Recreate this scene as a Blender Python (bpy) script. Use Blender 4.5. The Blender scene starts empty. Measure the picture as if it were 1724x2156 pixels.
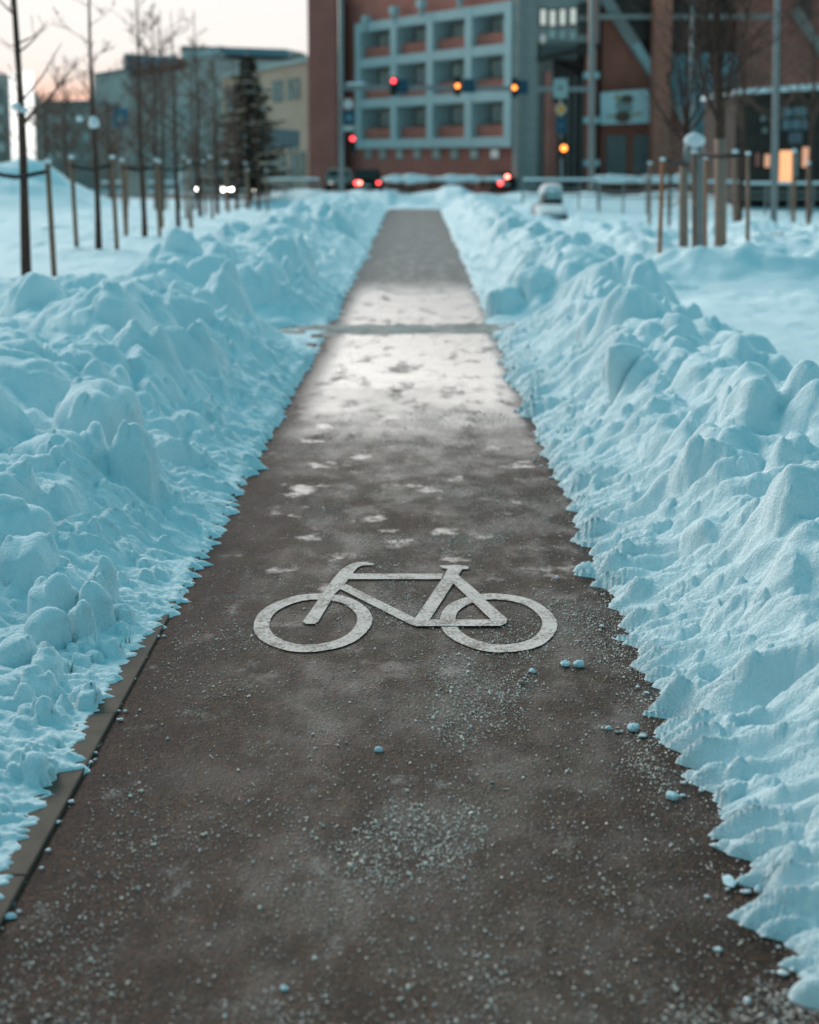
import bpy, math, random
import numpy as np
from mathutils import Vector, Matrix
R = math.radians
scene = bpy.context.scene
COL = scene.collection

# ------------------------------------------------------------------ camera
HC = 1.7                       # eye height above the path
F, CX, CY, PITCH = 3000.0, 880.0, 701.0, R(7)
W, H = 1724.0, 2156.0
cam_d = bpy.data.cameras.new("camera"); cam = bpy.data.objects.new("camera", cam_d); COL.objects.link(cam)
cam.location = (0, 0, HC); cam.rotation_euler = (R(90) - PITCH, 0, 0)
cam_d.sensor_fit = 'VERTICAL'; cam_d.sensor_height = 36; cam_d.sensor_width = 36 * W / H
cam_d.lens = F / H * 36
cam_d.shift_x = -(CX - W / 2) / H; cam_d.shift_y = -(H / 2 - CY) / H
cam_d.clip_start = 0.05; cam_d.clip_end = 3000
cam_d.dof.use_dof = True; cam_d.dof.focus_distance = 5.0; cam_d.dof.aperture_fstop = 2.1; cam_d.dof.aperture_blades = 0
scene.camera = cam
FW = Vector((0, math.cos(PITCH), -math.sin(PITCH))); UP = Vector((0, math.sin(PITCH), math.cos(PITCH)))
def P(x, y, Y):
    """where the line of sight of a photograph point meets the distance Y"""
    d = FW * F + Vector((1, 0, 0)) * (x - CX) + UP * (CY - y)
    return Vector((0, 0, HC)) + d * (Y / d.y)
def G(x, y, z=0.0):
    """where the line of sight meets the height z"""
    d = FW * F + Vector((1, 0, 0)) * (x - CX) + UP * (CY - y)
    return Vector((0, 0, HC)) + d * ((z - HC) / d.z)

# ------------------------------------------------------------------ materials
def nodes(m):
    m.use_nodes = True
    return m.node_tree.nodes, m.node_tree.links
def mat(name, col, rough=0.7, metal=0.0, var=0.15, scale=6.0, bump=0.0, bscale=None, spec=0.4, emit=None, es=0.0, col2=None):
    m = bpy.data.materials.new(name); n, l = nodes(m)
    b = n['Principled BSDF']
    b.inputs['Roughness'].default_value = rough; b.inputs['Metallic'].default_value = metal
    b.inputs['Specular IOR Level'].default_value = spec
    tc = n.new('ShaderNodeTexCoord'); no = n.new('ShaderNodeTexNoise')
    no.inputs['Scale'].default_value = scale; no.inputs['Detail'].default_value = 5
    l.new(tc.outputs['Object'], no.inputs['Vector'])
    mr = n.new('ShaderNodeMapRange'); mr.inputs[1].default_value = .3; mr.inputs[2].default_value = .7
    l.new(no.outputs['Fac'], mr.inputs[0])
    mx = n.new('ShaderNodeMix'); mx.data_type = 'RGBA'
    c2 = col2 if col2 else tuple(c * (1 + var) for c in col)
    mx.inputs[6].default_value = (*[c * (1 - (0 if col2 else var)) for c in col], 1); mx.inputs[7].default_value = (*c2, 1)
    l.new(mr.outputs[0], mx.inputs[0]); l.new(mx.outputs[2], b.inputs['Base Color'])
    if bump:
        n2 = n.new('ShaderNodeTexNoise'); n2.inputs['Scale'].default_value = bscale or scale * 8; n2.inputs['Detail'].default_value = 4
        l.new(tc.outputs['Object'], n2.inputs['Vector'])
        bp = n.new('ShaderNodeBump'); bp.inputs['Strength'].default_value = 1; bp.inputs['Distance'].default_value = bump
        l.new(n2.outputs['Fac'], bp.inputs['Height']); l.new(bp.outputs[0], b.inputs['Normal'])
    if emit:
        b.inputs['Emission Color'].default_value = (*emit, 1); b.inputs['Emission Strength'].default_value = es
    return m
def brick_mat(name, c1, c2, mortar, scale=1.0):
    m = bpy.data.materials.new(name); n, l = nodes(m); b = n['Principled BSDF']
    b.inputs['Roughness'].default_value = .85; b.inputs['Specular IOR Level'].default_value = .25
    tc = n.new('ShaderNodeTexCoord'); mp = n.new('ShaderNodeMapping'); mp.inputs['Rotation'].default_value = (R(90), 0, 0)
    bt = n.new('ShaderNodeTexBrick'); bt.inputs['Scale'].default_value = 3.2 * scale
    bt.inputs['Color1'].default_value = (*c1, 1); bt.inputs['Color2'].default_value = (*c2, 1); bt.inputs['Mortar'].default_value = (*mortar, 1)
    bt.inputs['Mortar Size'].default_value = .02
    no = n.new('ShaderNodeTexNoise'); no.inputs['Scale'].default_value = .5; no.inputs['Detail'].default_value = 6
    mx = n.new('ShaderNodeMix'); mx.data_type = 'RGBA'; mx.blend_type = 'MULTIPLY'; mx.inputs[0].default_value = .5
    l.new(tc.outputs['Object'], mp.inputs[0]); l.new(mp.outputs[0], bt.inputs['Vector']); l.new(tc.outputs['Object'], no.inputs['Vector'])
    l.new(bt.outputs['Color'], mx.inputs[6]); l.new(no.outputs['Fac'], mx.inputs[7]); l.new(mx.outputs[2], b.inputs['Base Color'])
    return m
def ramp(n, stops):
    r = n.new('ShaderNodeValToRGB'); e = r.color_ramp.elements
    while len(e) < len(stops): e.new(.5)
    for i, (p, c) in enumerate(stops):
        e[i].position = p; e[i].color = (*c, 1) if len(c) == 3 else c
    return r

# snow
M = {}
def snow_mat(name, col, col2, bump=.004):
    m = bpy.data.materials.new(name); n, l = nodes(m); b = n['Principled BSDF']
    b.inputs['Roughness'].default_value = .75; b.inputs['Specular IOR Level'].default_value = .25
    b.inputs['Subsurface Weight'].default_value = .0
    tc = n.new('ShaderNodeTexCoord')
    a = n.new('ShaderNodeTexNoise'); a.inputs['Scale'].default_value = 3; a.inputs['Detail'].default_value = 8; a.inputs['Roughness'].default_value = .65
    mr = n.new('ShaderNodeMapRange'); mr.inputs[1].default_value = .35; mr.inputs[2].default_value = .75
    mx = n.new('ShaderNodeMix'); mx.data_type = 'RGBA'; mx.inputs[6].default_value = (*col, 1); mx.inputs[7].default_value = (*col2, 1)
    f = n.new('ShaderNodeTexNoise'); f.inputs['Scale'].default_value = 45; f.inputs['Detail'].default_value = 8; f.inputs['Roughness'].default_value = .7
    v = n.new('ShaderNodeTexVoronoi'); v.inputs['Scale'].default_value = 120
    ad = n.new('ShaderNodeMath'); ad.operation = 'MULTIPLY_ADD'; ad.inputs[1].default_value = -.25
    bp = n.new('ShaderNodeBump'); bp.inputs['Strength'].default_value = .9; bp.inputs['Distance'].default_value = bump
    for q in (a, f, v): l.new(tc.outputs['Object'], q.inputs['Vector'])
    l.new(a.outputs['Fac'], mr.inputs[0]); l.new(mr.outputs[0], mx.inputs[0]); l.new(mx.outputs[2], b.inputs['Base Color'])
    l.new(v.outputs['Distance'], ad.inputs[0]); l.new(f.outputs['Fac'], ad.inputs[2]); l.new(ad.outputs[0], bp.inputs['Height']); l.new(bp.outputs[0], b.inputs['Normal'])
    return m
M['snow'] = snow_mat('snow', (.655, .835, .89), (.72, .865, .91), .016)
M['dirty_snow'] = snow_mat('dirty_snow', (.34, .29, .26), (.52, .47, .44), .010)
M['cap'] = mat('snow_cap', (.83, .88, .9), .8, var=.04, scale=20, bump=.01)

def asphalt():
    m = bpy.data.materials.new('wet_asphalt'); n, l = nodes(m); b = n['Principled BSDF']
    tc = n.new('ShaderNodeTexCoord'); sp = n.new('ShaderNodeSeparateXYZ'); l.new(tc.outputs['Object'], sp.inputs[0])
    def noise(sc, det=5, ro=.55, map_scale=None):
        q = n.new('ShaderNodeTexNoise'); q.inputs['Scale'].default_value = sc; q.inputs['Detail'].default_value = det; q.inputs['Roughness'].default_value = ro
        if map_scale:
            mp = n.new('ShaderNodeMapping'); mp.inputs['Scale'].default_value = map_scale; l.new(tc.outputs['Object'], mp.inputs[0]); l.new(mp.outputs[0], q.inputs['Vector'])
        else: l.new(tc.outputs['Object'], q.inputs['Vector'])
        return q
    def rng(src, a, c, lo=0, hi=1, smooth=True):
        q = n.new('ShaderNodeMapRange'); q.interpolation_type = 'SMOOTHSTEP' if smooth else 'LINEAR'
        q.inputs[1].default_value = a; q.inputs[2].default_value = c; q.inputs[3].default_value = lo; q.inputs[4].default_value = hi
        l.new(src, q.inputs[0]); return q.outputs[0]
    def mth(op, a, c=None):
        q = n.new('ShaderNodeMath'); q.operation = op
        for i, s in enumerate((a, c)):
            if s is None: continue
            if isinstance(s, (int, float)): q.inputs[i].default_value = s
            else: l.new(s, q.inputs[i])
        return q.outputs[0]
    def mix(f, a, c, blend='MIX'):
        q = n.new('ShaderNodeMix'); q.data_type = 'RGBA'; q.blend_type = blend
        for i, s in ((0, f), (6, a), (7, c)):
            if isinstance(s, (int, float)): q.inputs[i].default_value = s
            elif isinstance(s, tuple): q.inputs[i].default_value = (*s, 1)
            else: l.new(s, q.inputs[i])
        return q.outputs[2]
    grain = n.new('ShaderNodeTexVoronoi'); grain.inputs['Scale'].default_value = 125; l.new(tc.outputs['Object'], grain.inputs['Vector'])
    fine = noise(90, 6, .7); mid = noise(6, 9, .72); big = noise(1.1, 4, .5)
    # base: brown-black stones in bitumen
    c = mix(rng(grain.outputs['Color'], .15, .95), (.005, .003, .002), (.086, .039, .020))
    c = mix(rng(mid.outputs['Fac'], .38, .62), c, mix(1.0, c, (.50, .47, .44), 'MULTIPLY'))
    # salt and dust film trodden into the middle of the path
    dx = mth('ABSOLUTE', mth('ADD', sp.outputs[0], -.02))
    salt = mth('MULTIPLY', rng(noise(2.2, 7, .62).outputs['Fac'], .46, .68), rng(dx, .85, .25))
    c = mix(mth('MULTIPLY', rng(dx, .85, .35), .12), c, (.20, .135, .095))
    c = mix(mth('MULTIPLY', mth('MULTIPLY', salt, rng(fine.outputs['Fac'], .38, .62, .15, 1)), .50), c, (.25, .21, .175))
    specks = mth('MULTIPLY', rng(noise(260, 2, .5).outputs['Fac'], .66, .72), rng(mid.outputs['Fac'], .35, .6))
    c = mix(mth('MULTIPLY', specks, .5), c, (.38, .40, .40))
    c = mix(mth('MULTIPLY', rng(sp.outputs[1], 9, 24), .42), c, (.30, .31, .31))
    # pale patches: reflections on the water film put into the base colour
    painted_glints = mth('MULTIPLY', rng(noise(1, 9, .72, (6.5, 4.2, 1)).outputs['Fac'], .57, .68), rng(fine.outputs['Fac'], .44, .56, .1, 1))
    c = mix(mth('MULTIPLY', painted_glints, .55), c, (.40, .38, .35))
    l.new(c, b.inputs['Base Color'])
    # wetness: melt water film, smooth ice further down the path
    wet = rng(noise(1, 9, .68, (4.6, 3.0, 1)).outputs['Fac'], .42, .66)
    c = mix(mth('MULTIPLY', rng(sp.outputs[1], 8.0, 10.5), .0), c, (.3, .3, .3))
    ice = mth('MULTIPLY', rng(mth('ADD', sp.outputs[1], mth('MULTIPLY', noise(1.4, 8, .7).outputs['Fac'], 5.0)), 9.4, 13.8), rng(sp.outputs[1], 20.5, 17.0))
    edge_dry = mth('MULTIPLY', rng(sp.outputs[0], -.93, -.62), rng(sp.outputs[0], .80, .60))
    ice = mth('MULTIPLY', mth('MULTIPLY', ice, rng(noise(1, 9, .70, (4.4, 1.7, 1)).outputs['Fac'], .31, .50)), edge_dry)
    wet2 = mth('MULTIPLY', wet, rng(sp.outputs[0], -.95, -.3))
    pud = mth('MULTIPLY', rng(noise(1, 7, .6, (3.8, 3.4, 1)).outputs['Fac'], .565, .68), mth('MULTIPLY', rng(sp.outputs[1], 3.0, 6.5), edge_dry))
    rgh = mth('ADD', mth('ADD', mth('MULTIPLY', wet2, -.24), .68), mth('MULTIPLY', pud, -.26))
    r2 = n.new('ShaderNodeMix'); r2.data_type = 'FLOAT'; l.new(ice, r2.inputs[0]); l.new(rgh, r2.inputs[2]); r2.inputs[3].default_value = .24
    l.new(r2.outputs[0], b.inputs['Roughness'])
    s2 = n.new('ShaderNodeMix'); s2.data_type = 'FLOAT'; l.new(ice, s2.inputs[0]); s2.inputs[2].default_value = .20; s2.inputs[3].default_value = 1.0
    l.new(s2.outputs[0], b.inputs['Specular IOR Level'])
    l.new(mth('MAXIMUM', mth('ADD', mth('MULTIPLY', ice, .55), mth('MULTIPLY', wet2, .08)), mth('MULTIPLY', pud, .60)), b.inputs['Coat Weight']); b.inputs['Coat Roughness'].default_value = .22; b.inputs['Coat IOR'].default_value = 1.6
    h = mth('ADD', mth('MULTIPLY', grain.outputs['Distance'], .6), mth('MULTIPLY', fine.outputs['Fac'], .9))
    bp = n.new('ShaderNodeBump'); bp.inputs['Distance'].default_value = .0055
    l.new(rng(mth('MAXIMUM', ice, mth('MULTIPLY', pud, .7)), 0, 1, 1.0, .10), bp.inputs['Strength']); l.new(h, bp.inputs['Height']); l.new(bp.outputs[0], b.inputs['Normal'])
    return m
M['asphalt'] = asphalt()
M['kerb'] = mat('kerb_concrete', (.065, .050, .036), .75, var=.3, scale=14, bump=.002, bscale=160)
M['road'] = mat('road_asphalt', (.06, .055, .05), .6, var=.2, scale=2)
def paint_mat():
    m = mat('marking_paint', (.66, .55, .50), .62, var=.1, scale=5, bump=.0025, bscale=140)
    n, l = m.node_tree.nodes, m.node_tree.links; b = n['Principled BSDF']
    src = b.inputs['Base Color'].links[0].from_socket
    tc = n.new('ShaderNodeTexCoord')
    q = n.new('ShaderNodeTexNoise'); q.inputs['Scale'].default_value = 85; q.inputs['Detail'].default_value = 6; q.inputs['Roughness'].default_value = .75
    k = n.new('ShaderNodeTexNoise'); k.inputs['Scale'].default_value = 9; k.inputs['Detail'].default_value = 3
    l.new(tc.outputs['Object'], q.inputs['Vector']); l.new(tc.outputs['Object'], k.inputs['Vector'])
    a = n.new('ShaderNodeMath'); a.operation = 'MULTIPLY_ADD'; a.inputs[1].default_value = .45; l.new(k.outputs['Fac'], a.inputs[0]); l.new(q.outputs['Fac'], a.inputs[2])
    mr = n.new('ShaderNodeMapRange'); mr.inputs[1].default_value = .70; mr.inputs[2].default_value = .84; l.new(a.outputs[0], mr.inputs[0])
    mx = n.new('ShaderNodeMix'); mx.data_type = 'RGBA'; l.new(mr.outputs[0], mx.inputs[0]); l.new(src, mx.inputs[6]); mx.inputs[7].default_value = (.20, .15, .12, 1)
    l.new(mx.outputs[2], b.inputs['Base Color'])
    return m
M['paint'] = paint_mat()
M['grit'] = mat('salt_grit', (.72, .60, .53), .5, var=.45, scale=60, spec=.6)
M['bark'] = mat('bark', (.075, .038, .026), .85, var=.4, scale=25, bump=.006, bscale=90)
M['bark_pale'] = mat('pale_bark', (.22, .12, .085), .85, var=.3, scale=18, bump=.006)
M['twig'] = mat('twig', (.12, .065, .045), .8, var=.3, scale=10)
M['stake'] = mat('stake_wood', (.24, .135, .09), .8, var=.25, scale=14, bump=.002)
M['stake_orange'] = mat('orange_stake_wood', (.36, .13, .055), .8, var=.25, scale=14)
M['tie'] = mat('dark_strap', (.02, .016, .014), .7)
M['wrap'] = mat('trunk_wrap', (.30, .19, .145), .85, var=.15, scale=22, bump=.004)
M['brick'] = brick_mat('red_brick', (.66, .215, .165), (.54, .175, .135), (.42, .22, .18))
M['brick_orange'] = brick_mat('orange_brick', (.66, .215, .14), (.54, .18, .125), (.36, .20, .16))
M['frame'] = mat('pale_panel', (.36, .48, .49), .6, var=.06, scale=1.2)
M['reveal'] = mat('dark_reveal', (.22, .115, .08), .8, var=.2)
M['glass'] = mat('window_glass', (.05, .055, .05), .12, var=.3, scale=.8, spec=.8)
M['dark_glass'] = mat('dark_glass', (.030, .024, .020), .25, var=.4, scale=.7, spec=.35)
M['grey_metal'] = mat('grey_metal', (.25, .25, .235), .55, var=.12, scale=2)
M['galv'] = mat('galvanised_steel', (.22, .235, .235), .5, metal=.2, var=.1, scale=6)
M['shutter'] = mat('grey_shutter', (.19, .20, .19), .65, var=.1, scale=3)
M['dark_wall'] = mat('dark_cladding', (.040, .029, .023), .8, var=.25, scale=1.5)
M['concrete'] = mat('grey_render', (.45, .48, .45), .85, var=.14, scale=.5)
M['concrete_dark'] = mat('dark_grey_render', (.30, .28, .25), .85, var=.22, scale=.7)
M['cream'] = mat('cream_render', (.70, .46, .34), .85, var=.08, scale=.5)
M['teal_metal'] = mat('teal_sheet_roof', (.10, .21, .25), .6, var=.1)
M['teal_glass'] = mat('teal_glazing', (.13, .31, .36), .45, var=.14, scale=.8)
M['red_roof'] = mat('red_roof_sign', (.20, .07, .05), .8, var=.2)
M['win'] = mat('pane_grey', (.42, .45, .42), .3, var=.25, scale=1)
M['black'] = mat('black_housing', (.012, .012, .011), .5)
M['blue'] = mat('blue_sign', (.006, .055, .09), .5, var=.08)
M['white'] = mat('white_sign', (.55, .56, .55), .5, var=.05)
M['red_p'] = mat('red_sign', (.42, .10, .10), .5)
M['yellow_p'] = mat('amber_sign', (.62, .27, .03), .5)
M['car_black'] = mat('black_car_paint', (.010, .008, .007), .5, spec=.2)
M['car_grey'] = mat('grey_car_paint', (.12, .13, .125), .35, spec=.6)
M['tyre'] = mat('tyre_rubber', (.012, .011, .01), .9)
M['fir'] = mat('fir_needles', (.055, .034, .018), .8, var=.45, scale=3)
M['hedge'] = mat('hedge_leaves', (.035, .026, .016), .85, var=.4, scale=3)
M['poster'] = mat('poster_blue', (.52, .64, .65), .6, var=.06, scale=1)
M['poster_dark'] = mat('poster_brown', (.12, .07, .045), .7, var=.3, scale=2)
M['poster_tan'] = mat('poster_tan', (.42, .33, .20), .7, var=.1)
M['poster_grey'] = mat('poster_grey', (.25, .29, .28), .7, var=.15, scale=2)
M['grass'] = mat('grass_blade', (.10, .095, .04), .8)
def em(name, c, s): return mat(name, (.3, .3, .3), .5, emit=c, es=s, var=0)
M['e_red'] = em('red_lamp', (1, .035, .05), 5); M['e_amber'] = em('amber_lamp', (1, .27, .025), 4.2)
M['e_tail'] = em('tail_lamp', (1, .06, .06), 6); M['e_tail_hot'] = em('bright_tail_lamp', (1, .22, .16), 10)
M['e_head'] = em('head_lamp', (1, .96, .86), 26)
M['e_warm'] = em('lit_window', (1, .42, .13), 1.15); M['e_warm2'] = em('dim_lit_window', (1, .42, .16), .62)
M['e_white'] = em('lit_pylon_face', (1, .95, .90), 1.3); M['e_orange'] = em('lit_red_mark', (1, .11, .03), 1.2)
M['e_int'] = em('lit_office', (.75, .78, .68), .62); M['e_int2'] = em('daylit_pane', (.62, .70, .68), .30)

# ------------------------------------------------------------------ builders
def tag(o, label=None, cat=None, group=None, kind=None):
    if label: o['label'] = label
    if cat: o['category'] = cat
    if group: o['group'] = group
    if kind: o['kind'] = kind
    return o
def empty(name, loc, label, cat, group=None):
    o = bpy.data.objects.new(name, None); o.empty_display_size = .2; COL.objects.link(o); o.location = loc
    return tag(o, label, cat, group)
def wloc(o):
    v = Vector((0, 0, 0))
    while o is not None: v = v + o.location; o = o.parent
    return v
class MB:
    def __init__(s): s.v = []; s.f = []
    def add(s, vs, fs):
        k = len(s.v); s.v += [Vector(q) for q in vs]; s.f += [tuple(i + k for i in f) for f in fs]; return s
    def box(s, c, size, rz=0.0, mtx=None):
        x, y, z = [q / 2 for q in size]; m = mtx or Matrix.Rotation(rz, 3, 'Z'); c = Vector(c)
        vs = [c + m @ Vector((a * x, b * y, d * z)) for a in (-1, 1) for b in (-1, 1) for d in (-1, 1)]
        return s.add(vs, [(0, 1, 3, 2), (4, 6, 7, 5), (0, 4, 5, 1), (2, 3, 7, 6), (0, 2, 6, 4), (1, 5, 7, 3)])
    def bar(s, a, b, w, t, up=(0, 0, 1)):
        a, b = Vector(a), Vector(b); d = (b - a); L = d.length; d.normalize()
        u = Vector(up)
        if abs(d.dot(u)) > .98: u = Vector((0, 1, 0))
        x = d.cross(u).normalized(); z = x.cross(d)
        m = Matrix((x, d, z)).transposed()
        return s.box((a + b) / 2, (w, L, t), mtx=m)
    def tube(s, pts, rad, n=8, cap=True):
        pts = [Vector(p) for p in pts]; k0 = len(s.v); px = None
        for i, p in enumerate(pts):
            d = (pts[min(i + 1, len(pts) - 1)] - pts[max(i - 1, 0)]).normalized()
            if px is None: px = d.orthogonal().normalized()
            px = (px - d * px.dot(d)).normalized(); py = d.cross(px)
            r = rad[i] if isinstance(rad, (list, tuple)) else rad
            for j in range(n):
                a = 2 * math.pi * j / n; s.v.append(p + (px * math.cos(a) + py * math.sin(a)) * r)
        for i in range(len(pts) - 1):
            for j in range(n):
                a = k0 + i * n + j; b = k0 + i * n + (j + 1) % n; s.f.append((a, b, b + n, a + n))
        if cap:
            s.f.append(tuple(range(k0 + n - 1, k0 - 1, -1))); e = k0 + (len(pts) - 1) * n; s.f.append(tuple(range(e, e + n)))
        return s
    def ball(s, c, r, seg=12, ring=8, scale=(1, 1, 1), jit=0, rnd=None):
        c = Vector(c); k0 = len(s.v)
        for i in range(ring + 1):
            t = math.pi * i / ring
            for j in range(seg):
                a = 2 * math.pi * j / seg; q = 1 + (rnd.uniform(-jit, jit) if jit and 0 < i < ring else 0)
                s.v.append(c + Vector((math.sin(t) * math.cos(a) * scale[0], math.sin(t) * math.sin(a) * scale[1], math.cos(t) * scale[2])) * r * q)
        for i in range(ring):
            for j in range(seg):
                a = k0 + i * seg + j; b = k0 + i * seg + (j + 1) % seg; s.f.append((a, b, b + seg, a + seg))
        return s
    def prism(s, poly, ext):
        """poly: world points of one face, ext: extrusion vector"""
        n = len(poly); e = Vector(ext); poly = [Vector(p) for p in poly]
        return s.add(poly + [p + e for p in poly], [tuple(range(n))] + [tuple(range(2 * n - 1, n - 1, -1))] + [(i, i + n, (i + 1) % n + n, (i + 1) % n) for i in range(n)])
    def build(s, name, m, parent=None, smooth=False, bevel=0, label=None):
        me = bpy.data.meshes.new(name); off = wloc(parent) if parent else Vector((0, 0, 0))
        me.from_pydata([v - off for v in s.v], [], s.f); me.update()
        me.materials.append(m)
        o = bpy.data.objects.new(name, me); COL.objects.link(o)
        if parent: o.parent = parent
        if smooth: me.shade_smooth()
        if bevel:
            b = o.modifiers.new('bevel', 'BEVEL'); b.width = bevel; b.segments = 2; b.limit_method = 'ANGLE'
        if label: o['label'] = label
        return o

# ------------------------------------------------------------------ noise
def _h(ix, iy, seed):
    h = (ix.astype(np.int64) * 374761393 + iy.astype(np.int64) * 668265263 + seed * 1442695041) & 0xffffffff
    h = ((h ^ (h >> 13)) * 1274126177) & 0xffffffff
    return (h ^ (h >> 16)) & 0xffff
_ang = np.linspace(0, 2 * np.pi, 65536, endpoint=False); _gx = np.cos(_ang).astype(np.float32); _gy = np.sin(_ang).astype(np.float32)
def perlin(x, y, seed=0):
    x = np.asarray(x, np.float32); y = np.asarray(y, np.float32)
    ix = np.floor(x); iy = np.floor(y); fx = x - ix; fy = y - iy
    ix = ix.astype(np.int32); iy = iy.astype(np.int32)
    u = fx * fx * fx * (fx * (fx * 6 - 15) + 10); v = fy * fy * fy * (fy * (fy * 6 - 15) + 10)
    def g(a, b):
        h = _h(ix + a, iy + b, seed); return _gx[h] * (fx - a) + _gy[h] * (fy - b)
    return ((g(0, 0) * (1 - u) + g(1, 0) * u) * (1 - v) + (g(0, 1) * (1 - u) + g(1, 1) * u) * v) * 1.5
def fbm(x, y, o, seed, gain=.5):
    t = 0; a = 1
    for i in range(o): t = t + a * perlin(x * 2 ** i, y * 2 ** i, seed + i * 17); a *= gain
    return t
def ridge(x, y, seed): return 1 - np.abs(perlin(x, y, seed)) * 2
def sstep(a, b, x):
    t = np.clip((x - a) / (b - a), 0, 1); return t * t * (3 - 2 * t)

# ------------------------------------------------------------------ snow ground
def terrain(X, Y):
    t = .30 - 1.15 * sstep(34, 66, Y)
    # parking place on the right lies lower
    t = t - .55 * sstep(.0, 1.5, X - 2.6) * sstep(27, 36, Y) * (1 - sstep(52, 66, Y)) * .8
    return t
RND = random.Random(5)
DOMES = []                       # X, Y, radius_x, radius_y, top z, sharpness
def dome_px(x, ytop, Y, rpx, aspect=1.0, sharp=.55):
    p = P(x, ytop, Y); r = rpx / F * Y
    DOMES.append((p.x, Y, r, r * aspect, p.z, sharp))
for a in [(200, 622, 9.7, 150, 1.0), (205, 806, 7.0, 100, 1.0, .5), (35, 735, 8.2, 75, 1.), (92, 765, 7.9, 95, 1.), (245, 640, 10.6, 90, .8),
          (15, 1062, 5.6, 105, .9), (115, 905, 6.5, 100, 1.), (60, 1128, 5.3, 70, 1.), (215, 1182, 5.15, 36, 1.), (170, 1268, 4.8, 34, 1., .6), (95, 1290, 4.72, 50, .7),
          (58, 1408, 4.35, 40, .9, .6), (96, 1386, 4.42, 38, .9), (25, 1350, 4.5, 48, .8), (200, 1230, 4.95, 45, .7), (330, 545, 15.0, 80, .7), (452, 520, 17.5, 45, .8), (420, 655, 11.0, 60, .8),
          (280, 920, 6.5, 55, .8, .7), (110, 1215, 5.0, 60, .8), (370, 590, 13.0, 75, .6), (70, 650, 11.5, 110, .7), (170, 575, 13.8, 110, .6), (20, 585, 14.2, 90, .6),
          # right
          (1545, 722, 8.2, 105, .9, .45), (1630, 748, 8.0, 75, .9, .5), (1370, 682, 9.4, 55, .9), (1440, 700, 9.0, 60, .9), (1480, 690, 9.6, 60, .9), (1255, 655, 10.6, 42, .9), (1300, 735, 8.9, 38, .9),
          (1400, 745, 8.4, 38, 1.), (1345, 655, 10.4, 40, .9), (1480, 968, 6.25, 70, 1.1), (1575, 928, 6.4, 60, .9), (1690, 1165, 5.0, 85, 1.1), (1725, 1215, 4.55, 120, 1.0, .5), (1640, 1040, 5.7, 70, 1.), (1400, 910, 6.9, 50, 1.),
          (1500, 1090, 5.5, 60, 1.4), (1610, 1290, 4.7, 60, 1.1), (1065, 602, 15.0, 40, .8), (1130, 560, 15.2, 60, .8), (1200, 520, 16.8, 60, .8), (1350, 570, 15.6, 100, .6), (1420, 595, 15.0, 60, .6), (1540, 580, 15.6, 60, .6), (1620, 560, 16.2, 60, .6)]:
    dome_px(*a)
for i in range(300):
    side = RND.choice((-1, 1)); Y = 3.6 * (30 / 3.6) ** RND.random()
    s = RND.uniform(.35, 1.9) if side < 0 else RND.uniform(.3, 1.35)
    r = RND.uniform(.06, .2) * (1 + .5 * (Y > 10)); X = side * (s + (.95 if side < 0 else .76))
    if side > 0 and s < .5: r *= .6
    if side < 0 and Y < 5.6 and s < .6: continue
    DOMES.append((X, Y, r * RND.uniform(.8, 1.6), r * RND.uniform(.6, 1.3), None, RND.uniform(.45, .8) if side < 0 else RND.uniform(.7, 1.1), RND.uniform(.25, .75) * r))
for i in range(520):            # broken clods rolled down to the foot of the banks
    side = RND.choice((-1, 1)); Y = 2.9 * (22 / 2.9) ** RND.random()
    s = RND.random() ** 1.6 * .8 + .05; r = RND.choice((.015, .02, .03, .045)) * RND.uniform(.8, 1.3); X = side * (s + (.97 if side < 0 else .77))
    DOMES.append((X, Y, r, r * RND.uniform(.7, 1.3), None, .42 if side < 0 else .8, r * RND.uniform(.5, 1.0) * (1 if side < 0 else .75)))
for i in range(420):            # small crumbs near the foot of the banks
    side = RND.choice((-1, 1)); Y = 2.9 * (12 / 2.9) ** RND.random()
    s = abs(RND.gauss(0, .35)) + .06; r = RND.uniform(.012, .04); X = side * (s + (.97 if side < 0 else .77))
    DOMES.append((X, Y, r, r * RND.uniform(.8, 1.5), None, .5 if side < 0 else .75, r * RND.uniform(.5, 1.1) * (1 if side < 0 else .8)))

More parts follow.
